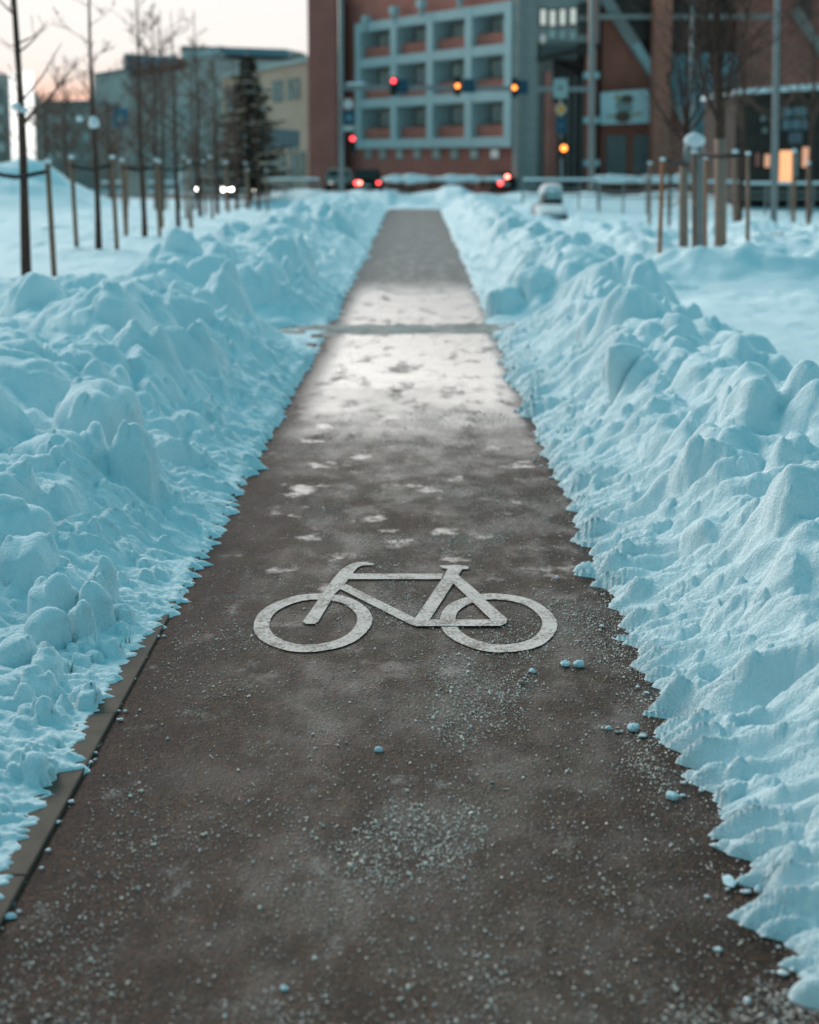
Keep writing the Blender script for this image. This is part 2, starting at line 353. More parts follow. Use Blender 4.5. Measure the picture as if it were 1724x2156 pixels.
def snow_height(X, Y, rows=None):
    X = X.astype(np.float32); Y = Y.astype(np.float32)
    base = terrain(X, Y) + .05 * fbm(X * .35, Y * .35, 3, 3) + .018 * fbm(X * 1.6, Y * 1.1, 3, 9)
    out = base.copy()
    near = sstep(20, 9, Y)
    # ---- heaps beside the path
    for side in (-1, 1):
        if side < 0:
            e = -.930 - .032 * sstep(5.5, 4.5, Y) + .02 * sstep(4.8, 5.6, Y)
            e = e + .05 * perlin(Y * .8, Y * 0 + 3.3, 31) * sstep(5.5, 9, Y) - .08 * sstep(26, 44, Y)
            s = -(X - e)
        else:
            e = .757 + .03 * perlin(Y * .9, Y * 0 + 7.7, 33) + .05 * sstep(3.9, 3.2, Y)
            s = X - e
        # combed fringe: teeth that reach towards the path
        sk = Y + (.45 if side > 0 else -.1) * X
        amp = (.058 + .040 * near) if side > 0 else .048 + .030 * sstep(4.5, 6, Y)
        bl1 = np.abs(perlin(sk * 5.2 + .3 * perlin(X * 4, Y * 4, 40), X * .9, 41 + side)) * 2; bl2 = np.abs(perlin(sk * 13, X * 2.0, 45 + side)) * 2; bl3 = np.abs(perlin(sk * 30, X * 7, 49 + side)) * 2
        teeth = (bl1 - .5) * .7 + (bl2 - .5) * .6 + (bl3 - .5) * .42
        amp = amp * (.55 + .95 * np.abs(perlin(Y * 1.3 + .3 * X, Y * 0 + 5.1 * side, 210)) + .25 * perlin(Y * 3.7, X * 2, 211))
        if side > 0: teeth = (bl1 - .5) * .75 * (1 - .8 * sstep(.2, .8, s)) + (bl2 - .5) * .6 * (1 - sstep(.08, .32, s)) + (bl3 - .5) * .45 * (1 - sstep(.02, .10, s))
        s2 = s + amp * teeth * (np.clip(1.2 - s * 1.0, 0, 1) if side < 0 else 1)
        if side > 0:
            fine = perlin(X * 55, Y * 50, 60) * .6 + perlin(X * 120, Y * 110, 61) * .4
        else:
            fine = perlin(X * 40, Y * 60, 62)
        s2 = s2 + .003 * fine * (1 - .95 * sstep(.02, .16, s))
        if side < 0:
            k = sstep(6.0, 11, Y)
            zn = np.interp(s2, [-.3, 0, .025, .12, .28, .5, .8, 1.1, 1.5, 1.9, 2.6], [-.12, 0, .016, .035, .07, .17, .34, .50, .55, .46, .3])
            zf = np.interp(s2, [-.3, 0, .04, .3, .7, 1.2, 1.8, 2.2, 2.8], [-.12, 0, .05, .17, .36, .52, .58, .48, .3])
            prof = zn * (1 - k) + zf * k
            vn = sstep(6.0, 4.6, Y)       # trodden, low strip close to the camera
            prof = prof * (1 - vn) + np.interp(s2, [-.3, 0, .025, .3, .55, .8, 1.2, 2], [-.12, 0, .016, .035, .06, .13, .34, .4]) * vn
        else:
            prof = np.interp(s2, [-.3, 0, .015, .05, .15, .3, .55, .85, 1.1, 1.5, 1.9], [-.20, 0, .018, .038, .085, .18, .36, .52, .50, .37, .3])
        far_drop = terrain(X, Y) - .30
        prof = prof + far_drop * sstep(1.0, 2.6, s)
        inb = (1 - sstep(1.9, 2.8, s)) if side < 0 else (1 - sstep(1.4, 2.1, s))
        onb = (sstep(.08, .75, s) if side > 0 else sstep(.05, .6, s)) * inb
        soft = sstep(.15, .7, s)
        # flow wrinkles running down the slope, lumps
        wr = ridge(sk * 3.4 + .35 * perlin(X * 3, Y * 3, 70), X * 1.1, 71 + side)
        wr2 = ridge(sk * 8 + .5 * perlin(X * 4, Y * 4, 72), X * 2.6, 73 + side)
        lump = fbm(X * 1.3, Y * 1.0, 3, 80 + side)
        lowl = sstep(0, .35, s) * inb
        low_near = 1 - (sstep(6.0, 4.7, Y) * sstep(.8, .3, s) * .82 if side < 0 else 0)
        bil = np.sqrt(perlin(X * 2.1 + .4 * perlin(X * 3, Y * 3, 140), Y * 1.5, 141 + side) ** 2 + .006) * 2; bil2 = np.sqrt(perlin(X * 4.2, Y * 3.1 + .4 * perlin(X * 5, Y * 4, 142), 143 + side) ** 2 + .006) * 2
        prof = prof + onb * ((.15 if side < 0 else .12) * (bil - .55) + .05 * (bil2 - .5)) * low_near
        prof = prof + sstep(.0, .14, s2) * (1 - sstep(*((.45, 1.15) if side > 0 else (.25, .8)), s)) * ((.045 if side > 0 else .016) * (bl1 - .4) + (.020 if side > 0 else .011) * (bl2 - .4) + .007 * (bl3 - .4))
        prof = prof + onb * (.10 * lump + .02 * wr) + lowl * (.012 * wr2 + .016 * fbm(X * 7, Y * 6, 3, 90)) * low_near
        prof = prof + sstep(.0, .06, s2) * inb * (.008 * perlin(sk * 13, X * 5, 95) + .0045 * perlin(sk * 30, X * 14, 96) + .0030 * fine * (1 + .8 * sstep(.25, .05, s))) * (1 if side < 0 else .85)
        cap_ = .56 if side > 0 else .60
        prof = np.where(prof > cap_, cap_ + (prof - cap_) * .45, prof)
        if side > 0: prof = prof * (1 - .10 * sstep(9, 5, Y) * soft) 
        # where the crossing footpath cuts the heap
        g = np.exp(-((Y - (13.8 if side < 0 else 14.2)) / (.9 if side < 0 else .6)) ** 4) * sstep(3.6, 1.0, s) * .95
        if side < 0: g = np.maximum(g, .9 * np.exp(-((Y - 13.4) / 1.3) ** 4) * sstep(.55, .25, s))
        prof = prof * (1 - g) + g * np.minimum(prof, .008 + .02 * perlin(X * 3, Y * 3, 99))
        endk = sstep(45, 49, Y)
        msk = (s > -.3) & (s < (2.8 if side < 0 else 2.1))
        w = inb
        blend = prof * w + base * (1 - w)
        blend = blend * (1 - endk) + (base + .25 * onb) * endk
        out = np.where(msk, blend, out)
        out = np.where((s <= -.18) & (X * side > 0) & (Y < 46.5), -.08, out)
    inside = (X > -.7) & (X < .5) & (Y < 46.5)
    out = np.where(inside, -.08, out)
    # ---- broad ridges
    def bumpy(sx, sy, seed): return 1 + .55 * fbm(X * sx, Y * sy, 3, seed)
    out = out + .46 * np.exp(-((Y - 15.9 - .05 * X) / .75) ** 2) * sstep(1.9, 2.9, X) * (1 - sstep(7, 12, X)) * bumpy(.9, 1.2, 120)
    out = out + .26 * np.exp(-((Y - 13.0) / .9) ** 2) * sstep(-2.9, -3.6, X) * bumpy(.9, 1.2, 121)
    out = out + .30 * np.exp(-((Y - 49.3) / 1.6) ** 2) * (1 - sstep(3, 6, np.abs(X))) * bumpy(.6, .6, 122)
    out = out + (.62 * np.exp(-((Y - 76) / 4.2) ** 2)) * sstep(-11, -7, X) * bumpy(.25, .3, 123)
    out = out + .45 * np.exp(-((Y - 66) / 4.) ** 2) * np.exp(-((X - 5.6) / 1.6) ** 2) * bumpy(.5, .5, 124)
    out = out + (1.02 * sstep(-8.7, -11.2, X) + .2 * sstep(-7.7, -9.2, X)) * np.exp(-((Y - 42) / 3.4) ** 2) * bumpy(.3, .3, 125)
    # patches of lumps on the right-hand plain
    out = out + .24 * np.clip(fbm(X * 1.0, Y * .55, 4, 130), 0, 1) * sstep(2.4, 3.4, X) * (.4 + .6 * sstep(17, 21, Y)) * (1 - sstep(40, 60, Y))
    out = out + .10 * np.clip(fbm(X * .9, Y * .5, 4, 131), 0, 1) * sstep(-3.2, -4.2, X) * sstep(9, 13, Y) * (1 - sstep(40, 60, Y))
    # ---- rounded lumps
    Yr = Y[:, 0]
    for d in DOMES:
        x0, y0, rx, ry, zt, sh = d[:6]
        a, b = np.searchsorted(Yr, (y0 - ry * 1.02, y0 + ry * 1.02))
        if b <= a: continue
        Xs = X[a:b]; Ys = Y[a:b]
        c0, c1 = np.searchsorted(Xs[0] / Yr[a], ((x0 - rx) / (y0 - np.sign(x0 - rx) * -ry), (x0 + rx) / max(.1, (y0 - np.sign(x0 + rx) * ry)))) if rows else (0, X.shape[1])
        c0 = max(0, min(c0, X.shape[1]) - 3); c1 = min(X.shape[1], c1 + 3)
        if c1 <= c0: continue
        Xs = Xs[:, c0:c1]; Ys = Ys[:, c0:c1]; cur = out[a:b, c0:c1]
        wob = 1 + .22 * perlin(Xs * 2.2 / max(rx, .05) * .5 + x0 * 7, Ys * 2.2 / max(ry, .05) * .5, 200)
        q = np.sqrt(((Xs - x0) / rx) ** 2 + ((Ys - y0) / ry) ** 2) * wob
        m = q < 1
        if zt is None:
            # height relative to the surface under the lump
            prf = np.clip(1 - q * q, 0, 1) ** sh * d[6]
            add = prf * sstep(1.0, .8, q)
            ok = m & (cur > .012) & ((Xs < -.99) | (Xs > .79))
            out[a:b, c0:c1] = np.where(ok, cur + add, cur)
        else:
            prf = zt - .46 * zt * (1 - np.clip(1 - q * q, 0, 1) ** sh) + .035 * perlin(Xs * 5, Ys * 5, 201) + .03 * (np.abs(perlin(Xs * 8, Ys * 6, 202)) - .3)
            kk = .06; hh = np.clip(.5 + .5 * (prf - cur) / kk, 0, 1)
            sm = prf * hh + cur * (1 - hh) + kk * hh * (1 - hh)
            out[a:b, c0:c1] = np.where(m, np.where(q > .86, cur + (np.maximum(sm, cur) - cur) * sstep(1.0, .86, q), np.maximum(sm, cur)), cur)
    return out
def grid_mesh(name, X, Y, Z, m):
    nr, nc = X.shape; nv = nr * nc
    co = np.empty((nv, 3), np.float32); co[:, 0] = X.ravel(); co[:, 1] = Y.ravel(); co[:, 2] = Z.ravel()
    i = np.arange(nr - 1)[:, None] * nc + np.arange(nc - 1)[None, :]
    q = np.stack([i, i + 1, i + nc + 1, i + nc], -1).reshape(-1, 4).astype(np.int32)
    zf = co[:, 2][q]                                    # drop what lies buried under the path
    xf = co[:, 0][q]; yf = co[:, 1][q]
    keep = ~((zf.max(1) < -.03) & (np.abs(xf).max(1) < 1.2) & (yf.max(1) < 46))
    q = q[keep]; nf = len(q)
    me = bpy.data.meshes.new(name); me.vertices.add(nv); me.vertices.foreach_set('co', co.ravel())
    me.loops.add(nf * 4); me.loops.foreach_set('vertex_index', q.ravel())
    me.polygons.add(nf); me.polygons.foreach_set('loop_start', np.arange(0, nf * 4, 4, dtype=np.int32))
    me.update(calc_edges=True); me.shade_smooth(); me.materials.append(m)
    o = bpy.data.objects.new(name, me); COL.objects.link(o)
    return o
core = np.linspace(-.345, .345, 1080)
wing = .345 + np.cumsum(np.linspace(.0008, .02, 110))
U = np.concatenate([-wing[::-1], core, wing]).astype(np.float32)
yy = [1.25]
while yy[-1] < 118:
    y = yy[-1]; yy.append(y * (1 + (.008 if y < 2.5 else .0019 if y < 17 else .0045)))
YV = np.array(yy, np.float32)
Xg = U[None, :] * YV[:, None]; Yg = np.repeat(YV[:, None], len(U), 1)
Zg = snow_height(Xg, Yg, True)
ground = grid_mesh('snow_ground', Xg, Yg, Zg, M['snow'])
tag(ground, 'white snow plain with shovelled heaps along both sides of the cycle path', 'snow', kind='structure')
xs = np.concatenate([np.linspace(-30, -3, 28), np.linspace(-2.8, 2.8, 120), np.linspace(3, 30, 28)]); ys = np.linspace(-14, 1.6, 120)
xb, yb = np.meshgrid(xs, ys); zb = snow_height(xb, yb) - .03 * (yb > 1.2)
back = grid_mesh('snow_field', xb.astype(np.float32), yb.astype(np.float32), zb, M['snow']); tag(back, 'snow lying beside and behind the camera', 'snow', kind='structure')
# wide plain to the horizon
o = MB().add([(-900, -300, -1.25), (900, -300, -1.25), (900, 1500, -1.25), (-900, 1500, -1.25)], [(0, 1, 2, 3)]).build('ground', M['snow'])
tag(o, 'snow covered ground of the town reaching to the horizon', 'ground', kind='structure')
def zsurf(x, y):
    return float(snow_height(np.array([[x]]), np.array([[y]]))[0, 0])

# ------------------------------------------------------------------ path, kerb, road
pth = MB()
pth.add([(-.926, -14, 0), (1.05, -14, 0), (1.05, 48.5, 0), (-.926, 48.5, 0)], [(0, 1, 2, 3)])
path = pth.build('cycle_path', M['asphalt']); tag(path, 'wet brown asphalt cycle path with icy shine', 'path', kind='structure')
k = MB(); y = -13.8; rk = random.Random(3)
while y < 47:
    k.box((-.978 + rk.uniform(-.002, .002), y + .497, -.05 + rk.uniform(0, .003)), (.098, .996, .12)); y += 1.0
kerb = k.build('kerb', M['kerb'], bevel=.004); tag(kerb, 'narrow concrete edging stones along the left side of the path', 'kerb', kind='structure')
o = MB().add([(-1.25, -14, -.035), (-.9, -14, -.035), (-.9, 47, -.035), (-1.25, 47, -.035)], [(0, 1, 2, 3)]).build('path_bedding', mat('dark_earth', (.02, .015, .012), .9)); tag(o, 'dark earth joint beside the kerb', 'earth', kind='structure')
# crossing footpath: a low band of grey slush
xs = np.linspace(-1.9, 1.15, 260); ys = np.linspace(13.55, 14.95, 120); xb, yb = np.meshgrid(xs, ys)
prof = np.exp(-(((yb - 14.15 - .10 * xb - .08 * perlin(xb * 2, yb * 0, 5)) / (.40 + .08 * perlin(xb * 5, yb * 0, 6))) ** 4))
zb = -.014 + .036 * prof * (1 + .5 * fbm(xb * 3, yb * 4, 3, 8)) + .012 * perlin(xb * 12, yb * 12, 9) * prof
o = grid_mesh('slush_ridge', xb.astype(np.float32), yb.astype(np.float32), zb, M['dirty_snow']); tag(o, 'low band of grey slush lying across the cycle path', 'slush', kind='structure')
o = MB().box((0, 96.5, -.88), (260, 13, .1)).build('road', M['road']); tag(o, 'cleared street in front of the brick building', 'road', kind='structure')

# ------------------------------------------------------------------ bicycle marking
def C(x, y):
    dx = (x / 1.1493 + 900) / 1.9002; dy = (y / 1.1493 + 2150) / 1.9002
    return G(dx, dy, .004)
bike = empty('bicycle_marking', (C(820, 380).x, C(820, 380).y, 0), 'faded white bicycle symbol painted on the brown asphalt', 'road marking')
def ringpart(name, x0, x1, y0, y1, ix0, ix1, iy0, iy1, z, seed):
    rr = random.Random(seed); n = 96; mb = MB(); vs = []
    for (a0, a1, b0, b1) in ((x0, x1, y0, y1), (ix0, ix1, iy0, iy1)):
        top, bot = C((a0 + a1) / 2, b0), C((a0 + a1) / 2, b1); cy = (top.y + bot.y) / 2; ry = (top.y - bot.y) / 2
        ym = (b0 + b1) / 2 - 3; L, Rr = C(a0, ym), C(a1, ym); cx = (L.x + Rr.x) / 2; rx = (Rr.x - L.x) / 2
        for i in range(n):
            a = 2 * math.pi * i / n; q = 1 + rr.uniform(-.004, .004) + .006 * math.sin(a * 7 + seed)
            vs.append(Vector((cx + rx * math.cos(a) * q, cy + ry * math.sin(a) * q, z)))
    fs = [(i, (i + 1) % n, (i + 1) % n + n, i + n) for i in range(n)]
    return mb.add(vs, fs).build(name, M['paint'], bike)
ringpart('wheel', 133, 675, 258, 527, 205, 607, 285, 493, .0042, 1)
ringpart('wheel', 988, 1525, 258, 529, 1058, 1457, 285, 493, .0046, 2)
def piece(name, pts, z):
    vs = []
    for i, p in enumerate(pts):
        q = C(*p); q.z = z; vs.append(q)
    return MB().add(vs, [tuple(range(len(vs)))]).build(name, M['paint'], bike)
piece('fork', [(357, 388), (366, 376), (500, 187), (535, 148), (568, 127), (592, 160), (568, 192), (545, 222), (500, 265), (487, 290), (430, 385), (415, 398), (372, 399)][::-1], .0050)
piece('handlebar', [(568, 127), (608, 114), (648, 114), (688, 122), (680, 128), (635, 129), (610, 139), (592, 160)][::-1], .0053)
piece('top_tube', [(566, 168), (1002, 168), (995, 193), (562, 193)], .0056)
piece('down_tube', [(528, 238), (556, 216), (872, 372), (905, 411), (880, 411), (855, 403)], .0059)
piece('saddle', [(985, 132), (1060, 128), (1120, 134), (1122, 143), (1113, 148), (1030, 148), (1000, 142)], .0062)
piece('seat_tube', [(1025, 146), (1092, 146), (1068, 185), (938, 385), (868, 382), (1000, 190)], .0065)
piece('seat_stay', [(1040, 205), (1068, 172), (1165, 255), (1185, 280), (1298, 378), (1292, 395), (1255, 400), (1222, 380)], .0068)
piece('chain_stay', [(866, 381), (1228, 381), (1298, 379), (1292, 398), (1265, 410), (880, 411), (850, 395)], .0071)
for oo in bike.children:
    me = oo.data
    if me.polygons[0].normal.z < 0: me.flip_normals()

# ------------------------------------------------------------------ grit and lumps on the path
def grit_mesh(n, seed):
    rg = np.random.default_rng(seed)
    Y = 2.4 * (9.5 / 2.4) ** rg.random(n * 4); X = rg.uniform(-.88, .82, n * 4)
    dens = .12 + .95 * sstep(-.1, .5, fbm(X * 1.7, Y * 1.1, 3, 300)) ; dens *= .25 + .75 * sstep(-.8, .0, X)
    dens *= .45 + .55 * sstep(6.5, 4.5, Y)
    k = rg.random(n * 4) < dens; X = X[k][:n]; Y = Y[k][:n]; n = len(X)
    r = np.clip(rg.lognormal(-6.30, .45, n), .0009, .007)
    b = np.array([(1, 0, 0), (-.5, .87, 0), (-.5, -.87, 0), (.3, .5, .75), (.3, -.5, .8), (-.6, .05, .7)], np.float32)
    fc = [(0, 1, 3), (1, 2, 5), (2, 0, 4), (0, 3, 4), (1, 5, 3), (2, 4, 5), (3, 5, 4)]
    v = b[None] * r[:, None, None] * rg.uniform(.65, 1.35, (n, 6, 3)); a = rg.uniform(0, 6.28, n)
    ca, sa = np.cos(a)[:, None], np.sin(a)[:, None]; x = v[:, :, 0] * ca - v[:, :, 1] * sa; yv = v[:, :, 0] * sa + v[:, :, 1] * ca
    on = np.stack([x + X[:, None], yv + Y[:, None], v[:, :, 2] + .0005], -1).reshape(-1, 3)
    f = (np.array(fc)[None] + (np.arange(n) * 6)[:, None, None]).reshape(-1, 3)
    me = bpy.data.meshes.new('ice_grit'); me.from_pydata(on.tolist(), [], f.tolist()); me.update(); me.materials.append(M['grit'])
    o = bpy.data.objects.new('ice_grit', me); COL.objects.link(o)
    return tag(o, 'pale grains of salt and ice strewn over the asphalt', 'grit', kind='stuff')
grit_mesh(36000, 4)
def crumble(c, r, seed, flat=.7):
    rr = random.Random(seed); mb = MB(); c = Vector(c); k = 0
    seg, ring = 14, 9
    ph = [rr.uniform(0, 6.28) for _ in range(6)]
    for i in range(ring + 1):
        t = math.pi * i / ring
        for j in range(seg):
            a = 2 * math.pi * j / seg
            q = 1 + .16 * math.sin(2 * a + ph[0]) * math.sin(t) + .12 * math.sin(3 * t + ph[1]) + .10 * math.sin(5 * a + ph[2]) * math.sin(t) + rr.uniform(-.13, .13) * (0 < i < ring)
            mb.v.append(c + Vector((math.sin(t) * math.cos(a), math.sin(t) * math.sin(a), math.cos(t) * flat)) * r * q)
    for i in range(ring):
        for j in range(seg):
            a = i * seg + j; b = i * seg + (j + 1) % seg; mb.f.append((a, b, b + seg, a + seg))
    return mb
lumps = [(1120, 1408, 8, 's', 'small grey ice lump below the rear wheel of the painted bicycle'),
         (1190, 1394, 11, 's', 'left one of two touching icy lumps right of the rear wheel'),
         (1219, 1396, 13, 's', 'right, darker one of two touching icy lumps near the snow edge'),
         (1097, 1431, 7, 'd', 'brownish crumb lying nearest under the rear wheel of the symbol'),
         (1281, 1527, 7, 's', 'little round ice crumb left of the bigger rounded white lump'),
         (1333, 1529, 14, 's', 'rounded white snow lump in the glossy patch near the right bank'),
         (1355, 1541, 8, 'd', 'dirty brown crumb touching the rounded white lump'),
         (1300, 1535, 6, 'd', 'dark flat crumb between the little crumb and the rounded white lump'),
         (797, 1573, 9, 's', 'lone white snow lump in the middle of the path below the marking'),
         (1415, 1673, 15, 's', 'squarish white snow lump at the tip of a snow tongue'),
         (1437, 1668, 6, 's', 'tiny snow crumb between the squarish lump and the right bank'),
         (1535, 1851, 16, 's', 'flat elongated flake of snow on dark asphalt near the right bank'),
         (1598, 1866, 13, 's', 'rough snow lump just off the crumbled right bank edge'),
         (1708, 2090, 20, 's', 'biggest snow lump at the bottom right corner'),
         (1700, 2052, 17, 's', 'pinkish grey snow lump right above the bottom right corner'),
         (22, 1922, 11, 's', 'snow flake lying on the kerb near the bottom left corner'),
         (598, 2072, 9, 's', 'small white snow crumb near the bottom centre of the path'),
         (1035, 1640, 5, 'd', 'dark crumb on the grey sheen in the middle of the path')]
for i, (x, y, rp, kd, lab) in enumerate(lumps):
    p = G(x, y, .012); r = rp / F * p.y * .95
    o = crumble((0, 0, 0), r, i + 50, .62 if rp != 16 else .3).build('snow_lump', M['snow'] if kd == 's' else M['dirty_snow'], smooth=(i % 2 == 0))
    o.location = (p.x, p.y, r * .45); o.rotation_euler.z = i * 1.3
    if rp == 16: o.scale = (1.5, .9, .9)
    tag(o, lab, 'snow lump', 'snow lumps lying on the path')
# thin frozen flakes scattered on kerb and left side: nobody could count them
rg = random.Random(8); mb = MB()
for i in range(230):
    if rg.random() < .72: x = rg.uniform(-1.02, -.90); y = 2.7 * (7 / 2.7) ** rg.random()
    else: x = .80 - abs(rg.gauss(0, .07)); y = 2.7 * (8 / 2.7) ** rg.random()
    r = rg.uniform(.002, .009); mb.ball((x, y, .006), r, 7, 4, (rg.uniform(.8, 1.8), rg.uniform(.7, 1.2), .45), .25, rg)
o = mb.build('snow_crumbs', M['cap'], smooth=True); tag(o, 'tiny frozen snow crumbs scattered along both path edges', 'snow crumbs', kind='stuff')
# pale glazed patches
def patch(x, y, wx, wy, seed, lab):
    rr = random.Random(seed); c = G(x, y, .004); ex = G(x + wx, y, .004) - c; ey = G(x, y - wy, .004) - c; ey.x = 0
    pts = []
    for i in range(26):
        a = 2 * math.pi * i / 26; q = 1 + .25 * math.sin(3 * a + seed) + rr.uniform(-.12, .12); pts.append(c + ex * math.cos(a) * q + ey * math.sin(a) * q)
    top = [p + Vector((0, 0, .0009)) for p in [c + (p - c) * .86 for p in pts]]
    mb = MB(); n = 26; mb.add(pts + top, [(i, (i + 1) % n, (i + 1) % n + n, i + n) for i in range(n)] + [tuple(range(n, 2 * n))])
    return tag(mb.build('ice_patch', M['ice'], smooth=True), lab, 'ice patch', 'thin ice patches on the path')
M['ice'] = mat('thin_ice', (.30, .30, .29), .25, var=.4, scale=30, spec=.7, bump=.002)

# tufts of grass pricking through the left snow
for (x, y, lab) in ((268, 1330, 'dark tuft of dry grass sticking out of the snow near the kerb'), (148, 1390, 'few thin dry blades in the snow between lumps')):
    p = G(x, y, .06); mb = MB(); rr = random.Random(int(x))
    zz = zsurf(p.x, p.y)
    for i in range(8):
        a = rr.uniform(0, 6.28); h = rr.uniform(.02, .045); d = Vector((math.cos(a), math.sin(a), 0)) * rr.uniform(.005, .03)
        b0 = Vector((p.x, p.y, zz - .01)) + Vector((rr.uniform(-.012, .012), rr.uniform(-.012, .012), 0))
        mb.tube([b0, b0 + d * .5 + Vector((0, 0, h * .7)), b0 + d + Vector((0, 0, h))], [.0012, .0009, .0003], 4)
    tag(mb.build('grass_tuft', M['grass']), lab, 'grass')

# upright snow slab in the right heap
c = P(1318, 775, 8.35)
mb = MB(); rr = random.Random(9)
q_ = [P(1274, 724, 8.35), P(1300, 717, 8.35), P(1344, 726, 8.4), P(1376, 760, 8.45), P(1374, 800, 8.45), P(1345, 845, 8.4), P(1282, 862, 8.35), P(1270, 790, 8.35)]
nb = 7
for k_ in range(nb + 1):
    t = k_ / nb; sc_k = (1 - abs(2 * t - .9) ** 4 * .55)
    cen = sum(q_, Vector((0, 0, 0))) / 8
    for v in q_:
        for h_ in (0, 1):
            w_ = v.lerp(q_[(q_.index(v) + 1) % 8], .5 * h_)
            mb.v.append(cen + (w_ - cen) * sc_k * (1 + rr.uniform(-.03, .03)) + Vector((.05 * t, -.06 + .26 * t, -.04 * t)))
for k_ in range(nb):
    for j_ in range(16):
        a_ = k_ * 16 + j_; b_ = k_ * 16 + (j_ + 1) % 16; mb.f.append((a_, b_, b_ + 16, a_ + 16))
mb.f.append(tuple(range(16))[::-1]); mb.f.append(tuple(range(nb * 16, nb * 16 + 16)))
o = mb.build('snow_slab', M['snow'], smooth=True)
tag(o, 'upright angular block of packed snow standing in the right heap', 'snow block')

# ------------------------------------------------------------------ trees
def branch(mb, p, d, L, r, rr, depth, twig_r=.004, n=5, bend=.25, spread=.6, kids=3):
    pts = [p]; steps = 5; dd = d.normalized(); rad = [r]
    for i in range(steps):
        dd = (dd + Vector((rr.uniform(-1, 1), rr.uniform(-1, 1), rr.uniform(-.3, .9))) * bend * .35).normalized()
        pts.append(pts[-1] + dd * L / steps); rad.append(max(twig_r, r * (1 - .75 * (i + 1) / steps)))
    mb.tube(pts, rad, n)
    if depth > 0:
        for i in range(kids):
            k = rr.randint(1, steps); q = pts[k]
            side = Vector((rr.uniform(-1, 1), rr.uniform(-1, 1), rr.uniform(-.1, .8))).normalized()
            nd = (pts[k] - pts[k - 1]).normalized() * (1 - spread) + side * spread
            branch(mb, q, nd, L * rr.uniform(.4, .65), max(twig_r, rad[k] * .65), rr, depth - 1, twig_r, max(3, n - 1), bend, spread, kids)
def bare_tree(x, y, z0, h, r0, seed, label, group, lean=(0, 0), kids=9, depth=1, first=1.6, blen=.9, mat_=None, crown_extra=None, name='bare_tree', twig=.004, up=.8):
    rr = random.Random(seed)
    t = empty(name, (x, y, z0), label, 'tree', group)
    n = 14; pts = []; rad = []
    for i in range(n + 1):
        f = i / n; wob = .02 * h * .12
        pts.append(Vector((x + lean[0] * f * h + math.sin(f * 9 + seed) * wob, y + lean[1] * f * h + math.cos(f * 7 + seed) * wob, z0 - .25 + f * (h + .25))))
        rad.append(max(.006, r0 * (1 - .88 * f ** .9)) * (1 + .06 * math.sin(i * 2.1 + seed)))
    tb = MB().tube(pts, rad, 10)
    for i in range(5):     # knots
        k = rr.randint(3, n - 2); tb.ball(pts[k], rad[k] * 1.35, 8, 6, (1, 1, .8))
    tb.build('trunk', mat_ or M['bark'], t, smooth=True)
    cb = MB()
    for i in range(kids):
        zf = first / h + (1 - first / h) * ((i + .5) / kids) * .93; f = zf * n; k = min(n - 1, int(f)); p = pts[k].lerp(pts[k + 1], f - k)
        a = rr.uniform(0, 6.28); d = Vector((math.cos(a), math.sin(a), rr.uniform(.5, 1.1) * up))
        branch(cb, p, d, blen * (1.25 - zf) * rr.uniform(.7, 1.2), max(twig * 1.5, rad[k] * .42), rr, depth, twig)
    if crown_extra:
        for (a, b, r1) in crown_extra: 
            m_ = (a + b) / 2 + Vector((0, 0, -.05)); cb.tube([a, m_, b], [r1, r1 * .7, twig], 6)
    cb.build('crown', M['twig'] if mat_ is None else mat_, t, smooth=True)
    return t
def stake_frame(x, y, z0, top, hw, label, group, lean=0.0, m='stake', bar_d=.0, dip=.06, capz=True):
    t = empty('tree_support', (x, y, z0), label, 'tree support', group)
    for s in (-1, 1):
        a = Vector((x + s * hw + lean * .0, y + .02 * s, z0 - .3)); b = Vector((x + s * hw - lean, y + .02 * s, top))
        st = MB().tube([a, (a + b) / 2, b], [.034, .033, .031], 9).build('stake', M[m], t, smooth=True)
        if capz: MB().ball(b + Vector((.005, 0, .018)), .045, 10, 6, (1, 1, .75)).build('snow_cap', M['cap'], st, smooth=True)
    tie = MB(); zt = top - .10
    tie.tube([(x - hw - lean, y - .06, zt), (x - hw * .4 - lean, y - .07, zt - dip * .7), (x - lean * .9, y - .09, zt - dip), (x + hw * .4 - lean, y - .07, zt - dip * .7), (x + hw - lean, y - .06, zt)], [.026] * 5, 6)
    tie.build('strap', M['tie'], t, smooth=True)
    return t
GL = 'young bare trees in the left row'; GS = 'stake pairs beside the left row trees'
rowL = [(58, 585, 16.7, 'nearest young bare tree at the far left with two long thin side branches', 'nearest pair of wooden stakes with dark strap at the far left'),
        (208, 533, 20.9, 'second young bare tree of the left row with a snow clump on its fork', 'second pair of snow capped stakes in the left row'),
        (304, 503, 24.8, 'third bare tree of the left row, straight in front of the grey office', 'third pair of stakes in the left row below the grey office'),
        (375, 478, 28.8, 'fourth bare tree of the left row, thin and dark', 'fourth pair of stakes in the left row'),
        (422, 462, 32.5, 'fifth bare tree of the left row beside the single left headlight', 'fifth pair of stakes in the left row'),
        (459, 449, 36.5, 'sixth bare tree of the left row left of the fir', 'sixth pair of stakes in the left row, left of the fir'),
        (500, 441, 41, 'seventh bare tree of the left row in front of the fir', 'seventh pair of stakes in the left row, in front of the fir'),
        (545, 432, 46, 'farthest bare tree of the left row under the grey billboard', 'farthest pair of stakes of the left row under the billboard')]
